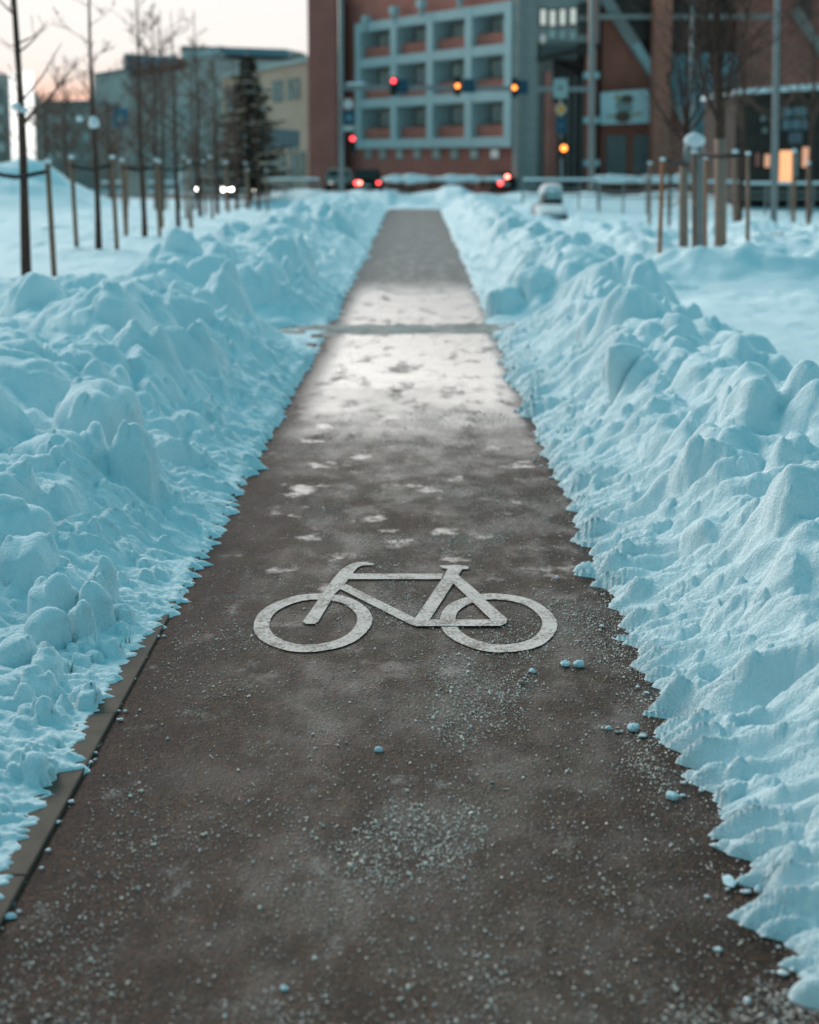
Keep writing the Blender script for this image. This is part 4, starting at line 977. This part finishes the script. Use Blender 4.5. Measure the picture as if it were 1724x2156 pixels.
MB().prism([P(196, 155, 127.6), P(196, 160, 127.6), P(264, 148, 130.6), P(264, 143, 130.6)], (0, 12, 0)).build('roof', M['teal_metal'], gs)
lw = empty('low_grey_building', (P(130, 380, 110).x, 110, -1.3), 'low dark grey building right of the white pylon under the pink sky', 'building')
MB().prism([P(69, 216, 110), P(69, 420, 110), P(198, 420, 116), P(198, 214, 116)], (0, 10, 0)).build('wall', M['concrete_dark'], lw)
MB().prism([P(68, 213, 109.6), P(68, 219, 109.6), P(198, 217, 115.6), P(198, 211, 115.6)], (0, 10, 0)).build('roof', M['teal_metal'], lw)
for r_i in range(3):
    for c_i in range(6): pbox(MB(), 80 + c_i * 19, 90 + c_i * 19, 240 + r_i * 40, 258 + r_i * 40, 109.5 + c_i * .8, .3).build('window', M['win'], lw)
dk = empty('dark_house', (P(5, 380, 96).x, 96, -1.3), 'dark building cut off by the left frame edge with a pointed roof', 'building')
MB().prism([P(-8, 170, 96), P(-8, 420, 96), P(17, 420, 97), P(14, 215, 97), P(8, 190, 97), P(-20, 150, 96.5)], (0, 9, 0)).build('wall', M['concrete_dark'], dk)
for (x, y) in ((-6, 270), (-2, 230), (0, 310)): pbox(MB(), x - 6, x + 7, y - 9, y + 9, 95.7, .3).build('window', M['win'], dk)
# lit pylon
py_ = empty('lit_pylon', (P(44, 345, 80).x, 80, P(44, 350, 80).z), 'tall white backlit pylon with an orange red star mark at its top', 'sign')
pbox(MB(), 21, 65, 150, 352, 80, .8).build('face', M['e_white'], py_, bevel=.05)
sc_ = P(41, 186, 79.9); pts = []
for i in range(8):
    a = i * math.pi / 4 + .5; r = .24 if i % 2 == 0 else .09; pts.append(sc_ + Vector((r * math.cos(a), 0, r * 1.3 * math.sin(a))))
MB().prism(pts, (0, .08, 0)).build('mark', M['e_orange'], py_)
pbox(MB(), 34, 54, 350, 425, 80.2, .4).build('foot', M['grey_metal'], py_)
# cream building
cr = empty('cream_building', (P(560, 380, 118).x, 118, -1.3), 'cream rendered building with narrow paired windows behind the fir', 'building')
MB().prism([P(468, 160, 122), P(468, 420, 122), P(648, 420, 114), P(648, 128, 114)], (0, 10, 0)).build('wall', M['cream'], cr)
MB().prism([P(467, 154, 121.4), P(467, 163, 121.4), P(648, 129, 113.4), P(648, 118, 113.4)], (0, 10, 0)).build('roof', M['concrete'], cr)
for (x, y0, y1) in ((483, 185, 235), (499, 180, 225), (578, 172, 214), (590, 170, 213), (610, 167, 210), (624, 165, 208), (578, 330, 370), (596, 330, 370), (622, 325, 370), (636, 320, 370)):
    Y = 122 - (x - 468) * 8 / 180 - .35; o = pbox(MB(), x - 4.5, x + 4.5, y0, y1, Y, .3).build('window', M['teal_metal'], cr); pbox(MB(), x - 3, x + 3, y0 + 3, y1 - 3, Y - .04, .03).build('pane', M['win'], o)
bb = empty('billboard', (P(590, 380, 84).x, 84, -1.0), 'blank slate grey billboard on posts right of the fir', 'billboard')
MB().prism([P(548, 268, 84), P(548, 314, 84), P(630, 312, 83), P(630, 275, 83)], (0, .4, 0)).build('panel', M['teal_metal'] if False else mat('slate_panel', (.12, .145, .155), .7), bb)
for x in (566, 612): MB().tube([P(x, 312, 84.3), Vector((P(x, 312, 84.3).x, 84.3, -1.2))], .1, 8).build('post', M['grey_metal'], bb)

# ------------------------------------------------------------------ signals, signs, lamp
def ztop(y, Y): return P(880, y, Y).z
YT = 78
gan = empty('signal_gantry', (P(717, 400, YT).x, YT, -1.0), 'grey steel signal gantry spanning the street in front of the brick facade', 'gantry')
MB().tube([Vector((P(719, 400, YT).x, YT, -1.2)), P(717, -8, YT)], [.15, .13], 10).build('post', M['galv'], gan, smooth=True)
MB().tube([Vector((P(1246, 400, YT - 2).x, YT - 2, -1.2)), P(1246, -60, YT - 2)], [.17, .15], 10).build('post', M['grey_metal'], gan, smooth=True)
arm = MB(); a, b = P(722, 181, YT), P(1246, 186, YT - 2); arm.bar(a, b, .16, .14); a2, b2 = P(722, 188, YT), P(1246, 191, YT - 2); arm.bar(a2, b2, .16, .10)
for i in range(12):
    t = i / 12; arm.bar(a.lerp(b, t), a2.lerp(b2, t + .06), .06, .06)
arm.build('cross_arm', M['galv'], gan)
MB().bar(a + Vector((.2, -.1, .12)), a + Vector((1.2, -.1, .12)), .2, .1).build('snow_cover', M['cap'], gan)
def signal(x, y, Y, lit, lab, group, which, blue=None, kind='traffic_light', size=.15, housing=True):
    """which: 0 top lamp, 1 middle, 2 bottom"""
    c = P(x, y, Y); pitch_ = .30; ztop_ = c.z + which * pitch_
    t = empty(kind, (c.x, c.y, ztop_ - 2 * pitch_ - .2), lab, 'traffic light', group)
    MB().box((c.x, Y + .12, ztop_ - pitch_), (.34, .2, 3 * pitch_ + .1)).build('housing', M['black'], t, bevel=.03)
    for k in range(3):
        zc = ztop_ - k * pitch_
        lm = MB().ball((c.x, Y - .0, zc), size * .8, 14, 8, (1, .35, 1)).build('lamp', M[lit] if k == which else M['black'], t, smooth=True)
        v = MB(); v.tube([(c.x, Y + .02, zc + .0), (c.x, Y - .12, zc + .0)], size * .95, 12, cap=False)
        v.f = [f for f in v.f if sum(v.v[i].z for i in f) / len(f) > zc]; v.build('visor', M['black'], lm)
    if blue is not None:
        MB().box((c.x + blue, Y + .18, ztop_ - .28), (.66, .06, .74)).build('backing_sign', M['blue'], t, bevel=.02)
    return t
GT = 'signal heads on the gantry'
signal(828, 170, YT - .95, 'e_red', 'gantry traffic light showing red', GT, 0, blue=.46)
signal(963, 181, YT - 1.45, 'e_amber', 'gantry traffic light showing amber, middle one of three', GT, 1, blue=.60)
signal(1083, 184.5, YT - 1.95, 'e_amber', 'gantry traffic light showing amber, nearest the right post', GT, 1, blue=.40)
signal(742, 292, YT - .3, 'e_red', 'traffic light showing red low on the left gantry post', 'post mounted signal heads', 0)
# signs on left post
def roundsign(x, y, Y, r, face, rim, lab, cat='sign', name='round_sign', group=None):
    c = P(x, y, Y); t = empty(name, c, lab, cat, group)
    MB().tube([c + Vector((0, .03, 0)), c + Vector((0, .06, 0))], r, 22).build('rim', rim, t); MB().tube([c, c + Vector((0, .028, 0))], r * .8, 22).build('face', face, t); return t
def sqsign(x, y, Y, w_, h_, face, lab, mark=None, mkind='tri', name='square_sign', rim=None):
    c = P(x, y, Y); t = empty(name, c, lab, 'sign')
    MB().box(c + Vector((0, .04, 0)), (w_, .04, h_)).build('plate', face, t, bevel=.015)
    if mkind == 'tri': MB().prism([c + Vector((0, .0, h_ * .28)), c + Vector((-w_ * .28, 0, -h_ * .22)), c + Vector((w_ * .28, 0, -h_ * .22))], (0, .018, 0)).build('symbol', mark, t)
    elif mkind == 'dot': MB().tube([c, c + Vector((0, .018, 0))], w_ * .16, 12).build('symbol', mark, t)
    elif mkind == 'diamond': MB().prism([c + Vector((0, 0, h_ * .36)), c + Vector((-w_ * .36, 0, 0)), c + Vector((0, 0, -h_ * .36)), c + Vector((w_ * .36, 0, 0))], (0, .018, 0)).build('symbol', mark, t)
    return t
roundsign(733, 219, YT - .4, .33, M['white'], M['red_p'], 'round white sign with pale red rim on the left gantry post')
sqsign(735, 246, YT - .4, .62, .78, M['blue'], 'blue square sign with pale figure under the round sign', mat('pale_blue_mark', (.12, .28, .33), .5))
sqsign(734, 270, YT - .4, .58, .30, M['concrete'], 'small pale plate under the blue sign above the red light', M['frame'], 'none')
YS = 70
pst = empty('sign_post', (P(1180, 400, YS).x, YS, -1.0), 'slim grey post carrying signs and an amber light right of the gantry lights', 'post')
MB().tube([Vector((P(1183, 400, YS).x, YS, -1.2)), P(1181, 165, YS)], .06, 9).build('shaft', M['galv'], pst, smooth=True)
sqsign(1180, 186, YS - .3, .66, .92, mat('pale_green_plate', (.28, .37, .36), .6), 'tall pale board with a dark brown dot on the slim post', M['reveal'], 'dot')
roundsign(1181, 230, YS - .3, .26, M['yellow_p'], M['white'], 'small yellow sign with white rim between pale board and blue sign')
sqsign(1181, 264, YS - .3, .54, .80, M['blue'], 'narrow dark blue sign above the single amber light', mat('mid_blue_mark', (.07, .19, .25), .5), 'dot')
signal(1187, 312, YS - .4, 'e_amber', 'low traffic light showing bright amber on the slim post', 'post mounted signal heads', 1, size=.19)
bs = sqsign(253, 247, 62, .66, .78, mat('bright_blue_sign', (.012, .13, .20), .5), 'blue square crossing sign in front of the grey office', mat('triangle_mark', (.20, .30, .28), .5), 'tri')
MB().tube([P(253, 247, 62.2), Vector((P(253, 247, 62.2).x, 62.2, -1.0))], .04, 8).build('post', M['galv'], bs)
# street lamp post on the right
lp = empty('street_lamp', (P(1630, 430, 43).x, 43, zsurf(P(1630, 430, 43).x, 43)), 'tall grey lamp post rising past the dark pavilion to the frame top', 'street lamp')
b0 = P(1630, 430, 43); b0.z = zsurf(b0.x, 43) - .2
MB().tube([b0, P(1632, 250, 43), P(1636, 0, 43), P(1639, -160, 43)], [.105, .095, .085, .07], 12).build('post', M['galv'], lp, smooth=True)
e = P(1639, -160, 43); MB().tube([e, e + Vector((-.3, -.1, .35)), e + Vector((-1.2, -.2, .5))], .05, 8).build('arm', M['galv'], lp, smooth=True)
MB().ball(e + Vector((-1.5, -.2, .5)), .4, 12, 8, (1, .45, .25)).build('lamp_head', M['grey_metal'], lp, smooth=True)
lp2 = empty('street_lamp', (P(1462, 420, 60).x, 60, -1.0), 'thinner lamp post behind the forked tree', 'street lamp')
MB().tube([Vector((P(1462, 420, 60).x, 60, -1.2)), P(1456, -8, 60)], [.10, .075], 10).build('post', M['galv'], lp2, smooth=True)
e = P(1456, -8, 60); MB().ball(e + Vector((-.3, -.2, .1)), .4, 12, 8, (1, .45, .25)).build('lamp_head', M['grey_metal'], lp2, smooth=True)

# ------------------------------------------------------------------ railings and hedges
def railing(x0, x1, Y, yt, yb, n, lab, group='street railings'):
    a, b = P(x0, yb, Y), P(x1, yb, Y); zt = P(x0, yt, Y).z; zb_ = P(x0, yb, Y).z
    t = empty('railing', (a.x, Y, zb_), lab, 'railing', group)
    for i in range(n + 1):
        x = lerp(a.x, b.x, i / n); MB().tube([(x, Y, zb_ - .6), (x, Y, zt)], .045, 7).build('post', M['grey_metal'], t)
    mb = MB()
    for z in (zt - .03, lerp(zt, zb_, .38), lerp(zt, zb_, .66)): mb.bar((a.x, Y - .06, z), (b.x, Y - .06, z), .05, .07)
    mb.build('rails', M['shutter'], t)
    sn = MB(); sn.bar((a.x, Y - .06, zt + .07), (b.x, Y - .06, zt + .07), .13, .11); sn.build('snow_cover', M['cap'], t, bevel=.03)
railing(1262, 1560, 66, 385, 432, 6, 'metal railing with snow on its bars behind the right tree group')
railing(1100, 1258, 70, 380, 428, 4, 'metal railing with snow on its bars between the dark right car and the orange stake')
railing(1562, 1760, 64, 388, 432, 4, 'metal railing with snow on its bars right of the lamp post, below the lit windows')
railing(560, 672, 84, 379, 405, 5, 'short metal railing with snow left of the brick corner')
railing(215, 380, 72, 386, 418, 6, 'metal railing with snow behind the third and fourth left trees')
def hedge(x0, x1, Y, yt, yb, seed, lab, group='snow topped hedges along the street'):
    a, b = P(x0, yb, Y), P(x1, yb, Y); zt = P(x0, yt, Y).z; zb_ = a.z - .3; t = empty('hedge', (a.x, Y, zb_), lab, 'hedge', group)
    rr = random.Random(seed); lf = MB(); L = b.x - a.x; n = int(L * 120)
    for i in range(n):
        q = Vector((a.x + rr.random() * L, Y + rr.uniform(-.4, .4), zb_ + rr.random() ** .8 * (zt - zb_))); s_ = rr.uniform(.05, .12)
        u = Vector((rr.uniform(-1, 1), rr.uniform(-1, 1), rr.uniform(-1, 1))).normalized() * s_; v = u.orthogonal().normalized() * s_ * .6
        lf.add([q - u, q + v, q + u, q - v], [(0, 1, 2, 3)])
    lf.build('foliage', M['hedge'], t)
    sn = MB(); x = a.x
    while x < b.x: w_ = rr.uniform(.35, .7); sn.ball((x, Y, zt + .03), w_, 10, 6, (1, .75, rr.uniform(.28, .5))); x += w_ * .9
    sn.build('snow_cover', M['cap'], t, smooth=True)
hedge(818, 1000, 88, 378, 392, 1, 'snow topped dark hedge in front of the brick wall between the two dark cars')
hedge(1262, 1345, 80, 378, 392, 3, 'snow topped dark hedge behind the snowed in car, below the poster')
hedge(1350, 1480, 82, 377, 392, 4, 'snow topped dark hedge behind the orange stake')
hedge(1010, 1048, 89, 378, 392, 5, 'short snow topped hedge touching the right dark car')
# kiosk-like grey bin near pole
bn = empty('waste_container', (P(283, 410, 60).x, 60, -.9), 'dark grey container standing left of the third left tree', 'container')
pbox(MB(), 268, 304, 352, 416, 60, .8).build('body', M['concrete_dark'], bn, bevel=.05); pbox(MB(), 266, 306, 348, 354, 59.95, .9).build('lid', M['black'], bn, bevel=.03)

# ------------------------------------------------------------------ cars
def car(cx, Y, z0, w_, label, group, paint, lights, L=4.2, h=1.5, hot=None, rz=0):
    """a car seen from one end; lights = list of (x offset, material, name)"""
    t = empty('car', (cx, Y, z0), label, 'car', group)
    hw = w_ / 2; prof = [(0, .35), (0, .85), (.12, 1.0), (.55, h), (1.0, h + .03), (2.6, h - .02), (3.2, 1.0), (4.1, .82), (4.2, .4)]
    vs = []; n = len(prof)
    for (d, z) in prof:
        k = 1 - .16 * max(0, (z - .95)) / .55
        vs.append(Vector((cx - hw * k, Y + d, z0 + z))); vs.append(Vector((cx + hw * k, Y + d, z0 + z)))
    fs = [(2 * i, 2 * i + 1, 2 * i + 3, 2 * i + 2) for i in range(n - 1)] + [tuple(2 * i for i in range(n))[::-1], tuple(2 * i + 1 for i in range(n)), (1, 0, 2 * n - 2, 2 * n - 1)]
    MB().add(vs, fs).build('body', paint, t, bevel=.06)
    MB().prism([Vector((cx - hw * .8, Y + .14, z0 + 1.04)), Vector((cx + hw * .8, Y + .14, z0 + 1.04)), Vector((cx + hw * .7, Y + .50, z0 + h - .05)), Vector((cx - hw * .7, Y + .50, z0 + h - .05))], (0, -.02, .01)).build('rear_window', M['dark_glass'], t)
    for s_ in (-1, 1):
        for d in (.8, 3.3):
            wh = MB().tube([(cx + s_ * (hw - .12), Y + d, z0 + .33), (cx + s_ * (hw + .02), Y + d, z0 + .33)], .33, 18).build('wheel', M['tyre'], t)
            MB().tube([(cx + s_ * (hw + .02), Y + d, z0 + .33), (cx + s_ * (hw + .035), Y + d, z0 + .33)], .2, 12).build('rim', M['galv'], wh)
    for (dx, dz, m, nm, r) in lights: MB().ball((cx + dx, Y - .02, z0 + dz), r, 12, 8, (1, .35, .8)).build(nm, M[m], t, smooth=True)
    MB().box((cx, Y - .03, z0 + .45), (w_ * .94, .1, .2)).build('bumper', M['black'], t, bevel=.03)
    MB().box((cx, Y - .09, z0 + .62), (.5, .02, .12)).build('number_plate', M['white'], t)
    return t
cz = -.85
c1 = P(772, 385, 93)
car(c1.x, 93, c1.z - .80, 1.85, 'black off road car with bright red tail lights beside the gantry post', 'cars on the street', M['car_black'], [(-.66, .80, 'e_tail', 'tail_light', .17), (-.45, .80, 'e_tail_hot', 'tail_light', .13), (.76, .80, 'e_tail', 'tail_light', .12)], h=1.65)
c2 = P(1064, 385, 93)
car(c2.x, 93, c2.z - .72, 1.6, 'dark low car with one glaring tail light half behind the snow heap', 'cars on the street', M['car_black'], [(-.30, .70, 'e_head', 'tail_light', .11), (-.31, .695, 'e_tail', 'tail_light', .17), (.12, 1.12, 'e_tail_hot', 'brake_light', .14)], h=1.3)
for (xa, xb, lab) in ((416.5, 470, 'dark car with white headlights, farther left of the two oncoming'), (486, 535.5, 'dark car with white headlights near the fir, right of the two oncoming')):
    ca = P((xa + xb) / 2, 398, 88); dw = (P(xb, 398, 88).x - P(xa, 398, 88).x) / 2
    car(ca.x, 88, ca.z - .66, 1.8, lab, 'cars on the street', M['car_grey'], [(-dw, .66, 'e_head', 'headlight', .12), (dw, .66, 'e_head', 'headlight', .13)], h=1.4)
c3 = P(712, 385, 95)
car(c3.x, 95, c3.z - .62, 1.7, 'grey car with a dim white lamp between the brick corner and gantry post', 'cars on the street', M['concrete_dark'], [(-.5, .6, 'e_int', 'headlight', .16)], h=1.5)
# white van front far left
vn = empty('white_van', (P(386, 400, 90).x, 90, -.9), 'white boxy van left of the first headlights', 'van')
pbox(MB(), 374, 399, 364, 404, 90, 4).build('body', M['white'], vn, bevel=.15); pbox(MB(), 377, 396, 380, 385, 89.95, .1).build('windscreen', M['glass'], vn)
# snowed-in parked car on the right (stands lower, in the parking place)
YC = 47; cc = P(1163, 440, YC); cw = P(1200, 440, YC).x - P(1130, 440, YC).x; zc = P(1163, 468, YC).z
sc = empty('parked_car', (cc.x, YC, zc), 'small parked car buried in snow with dark windscreen and bumper showing', 'car')
hw = cw / 2
def loft(mb, secs, n=20):
    k0 = len(mb.v)
    for (yo, wx, zl, zh) in secs:
        for j in range(n):
            a = 2 * math.pi * j / n; ca, sa = math.cos(a), math.sin(a)
            x = math.copysign(abs(ca) ** .6, ca) * wx; z = (zl + zh) / 2 + math.copysign(abs(sa) ** .6, sa) * (zh - zl) / 2
            mb.v.append(Vector((cc.x + x, YC + yo, zc + z)))
    for i in range(len(secs) - 1):
        for j in range(n):
            a = k0 + i * n + j; b = k0 + i * n + (j + 1) % n; mb.f.append((a, b, b + n, a + n))
    mb.f.append(tuple(range(k0, k0 + n))); mb.f.append(tuple(range(k0 + (len(secs) - 1) * n, k0 + len(secs) * n))[::-1]); return mb
loft(MB(), [(0, hw * .96, .05, .28), (.3, hw, .0, .36), (1.0, hw, 0, .42), (1.4, hw * .85, 0, .55), (3.0, hw * .85, 0, .55), (3.4, hw * .8, 0, .3)]).build('body', M['car_grey'], sc, smooth=True)
loft(MB(), [(-.02, hw * .75, .2, .34), (.12, hw * .93, .22, .48), (.7, hw * .95, .25, .56), (1.1, hw * .7, .3, .50)]).build('bonnet_snow', M['cap'], sc, smooth=True)
tp = P(1170, 418, YC + 1.2).z - zc
MB().prism([P(1148, 424, YC + 1.1), P(1186, 424, YC + 1.1), P(1183, 404, YC + 1.5), P(1152, 404, YC + 1.5)], (0, .06, 0)).build('windscreen', M['win'], sc)
MB().box(P(1167, 421, YC + 1.05), (P(1186, 421, YC).x - P(1149, 421, YC).x, .05, .10)).build('cowl', M['black'], sc)
zr = P(1170, 405, YC + 1.5).z - zc; zr2 = P(1170, 386, YC + 1.5).z - zc
o = loft(MB(), [(1.35, hw * .48, zr - .02, zr2 - .06), (1.5, hw * .62, zr - .06, zr2), (2.4, hw * .66, zr - .2, zr2 - .12), (3.0, hw * .55, .4, zr2 - .1)]); dx = P(1170, 400, YC).x - cc.x
o.v = [v + Vector((dx, 0, 0)) for v in o.v]; o.build('roof_snow', M['cap'], sc, smooth=True)
mbp = MB(); loft(mbp, [(1.45, hw * .55, .3, zr), (3.0, hw * .55, .3, zr)]); mbp.v = [v + Vector((dx, 0, 0)) for v in mbp.v]; mbp.build('cabin', M['car_grey'], sc, smooth=True)
MB().box(Vector((cc.x - .08, YC - .12, zc + .14)), (cw * .86, .12, .07)).build('bumper', M['black'], sc, bevel=.02)

# ------------------------------------------------------------------ light
wd = bpy.data.worlds.new("World"); scene.world = wd; wd.use_nodes = True
n, l = wd.node_tree.nodes, wd.node_tree.links
bgn = n['Background']; tc = n.new('ShaderNodeTexCoord')
sky = n.new('ShaderNodeTexSky'); sky.sky_type = 'NISHITA'; sky.sun_disc = False; sky.sun_elevation = R(2.5); sky.sun_rotation = R(-14); sky.air_density = 1.0; sky.dust_density = 2.0; sky.ozone_density = 2.0
sp = n.new('ShaderNodeSeparateXYZ'); l.new(tc.outputs['Generated'], sp.inputs[0])
rp = ramp(n, [(0, (1.0, .46, .36)), (.030, (1.0, .50, .38)), (.046, (1.0, .72, .62)), (.058, (.98, .91, .87)), (.072, (.97, .95, .93)), (.112, (1.0, .99, .98)), (.14, (3.9, 3.75, 3.6)), (.25, (3.2, 3.1, 3.0)), (.40, (.50, .70, .76)), (1.0, (.12, .45, .56))])
l.new(sp.outputs[2], rp.inputs[0])
# away from the sunset the sky is dim teal
dot = n.new('ShaderNodeVectorMath'); dot.operation = 'DOT_PRODUCT'; dot.inputs[1].default_value = (-.24, .97, 0); l.new(tc.outputs['Generated'], dot.inputs[0])
mr = n.new('ShaderNodeMapRange'); mr.interpolation_type = 'SMOOTHSTEP'; mr.inputs[1].default_value = -.1; mr.inputs[2].default_value = .82; l.new(dot.outputs['Value'], mr.inputs[0])
rb = ramp(n, [(0, (.40, .47, .48)), (.18, (.30, .45, .48)), (.4, (.12, .43, .53)), (1.0, (.12, .45, .56))]); l.new(sp.outputs[2], rb.inputs[0])
mx = n.new('ShaderNodeMix'); mx.data_type = 'RGBA'; l.new(mr.outputs[0], mx.inputs[0]); l.new(rb.outputs[0], mx.inputs[6]); l.new(rp.outputs[0], mx.inputs[7])
sc1 = n.new('ShaderNodeVectorMath'); sc1.operation = 'SCALE'; sc1.inputs['Scale'].default_value = .06; l.new(sky.outputs[0], sc1.inputs[0])
mx2 = n.new('ShaderNodeMix'); mx2.data_type = 'RGBA'; mx2.inputs[0].default_value = .06; l.new(mx.outputs[2], mx2.inputs[6]); l.new(sc1.outputs[0], mx2.inputs[7])
l.new(mx2.outputs[2], bgn.inputs[0]); bgn.inputs[1].default_value = 1.0
sd = bpy.data.lights.new('sun', 'SUN'); so = bpy.data.objects.new('sun', sd); COL.objects.link(so)
sd.energy = 2.2; sd.angle = R(20); sd.color = (1, .80, .72)
az = R(-38); el = R(33); dv = Vector((math.sin(az) * math.cos(el), math.cos(az) * math.cos(el), math.sin(el)))
so.rotation_euler = dv.to_track_quat('Z', 'Y').to_euler()
scene.view_settings.view_transform = 'Standard'; scene.view_settings.look = 'None'; scene.view_settings.exposure = .04; scene.view_settings.gamma = 1
scene.cycles.max_bounces = 6; scene.cycles.diffuse_bounces = 3; scene.cycles.glossy_bounces = 3; scene.cycles.use_denoising = True
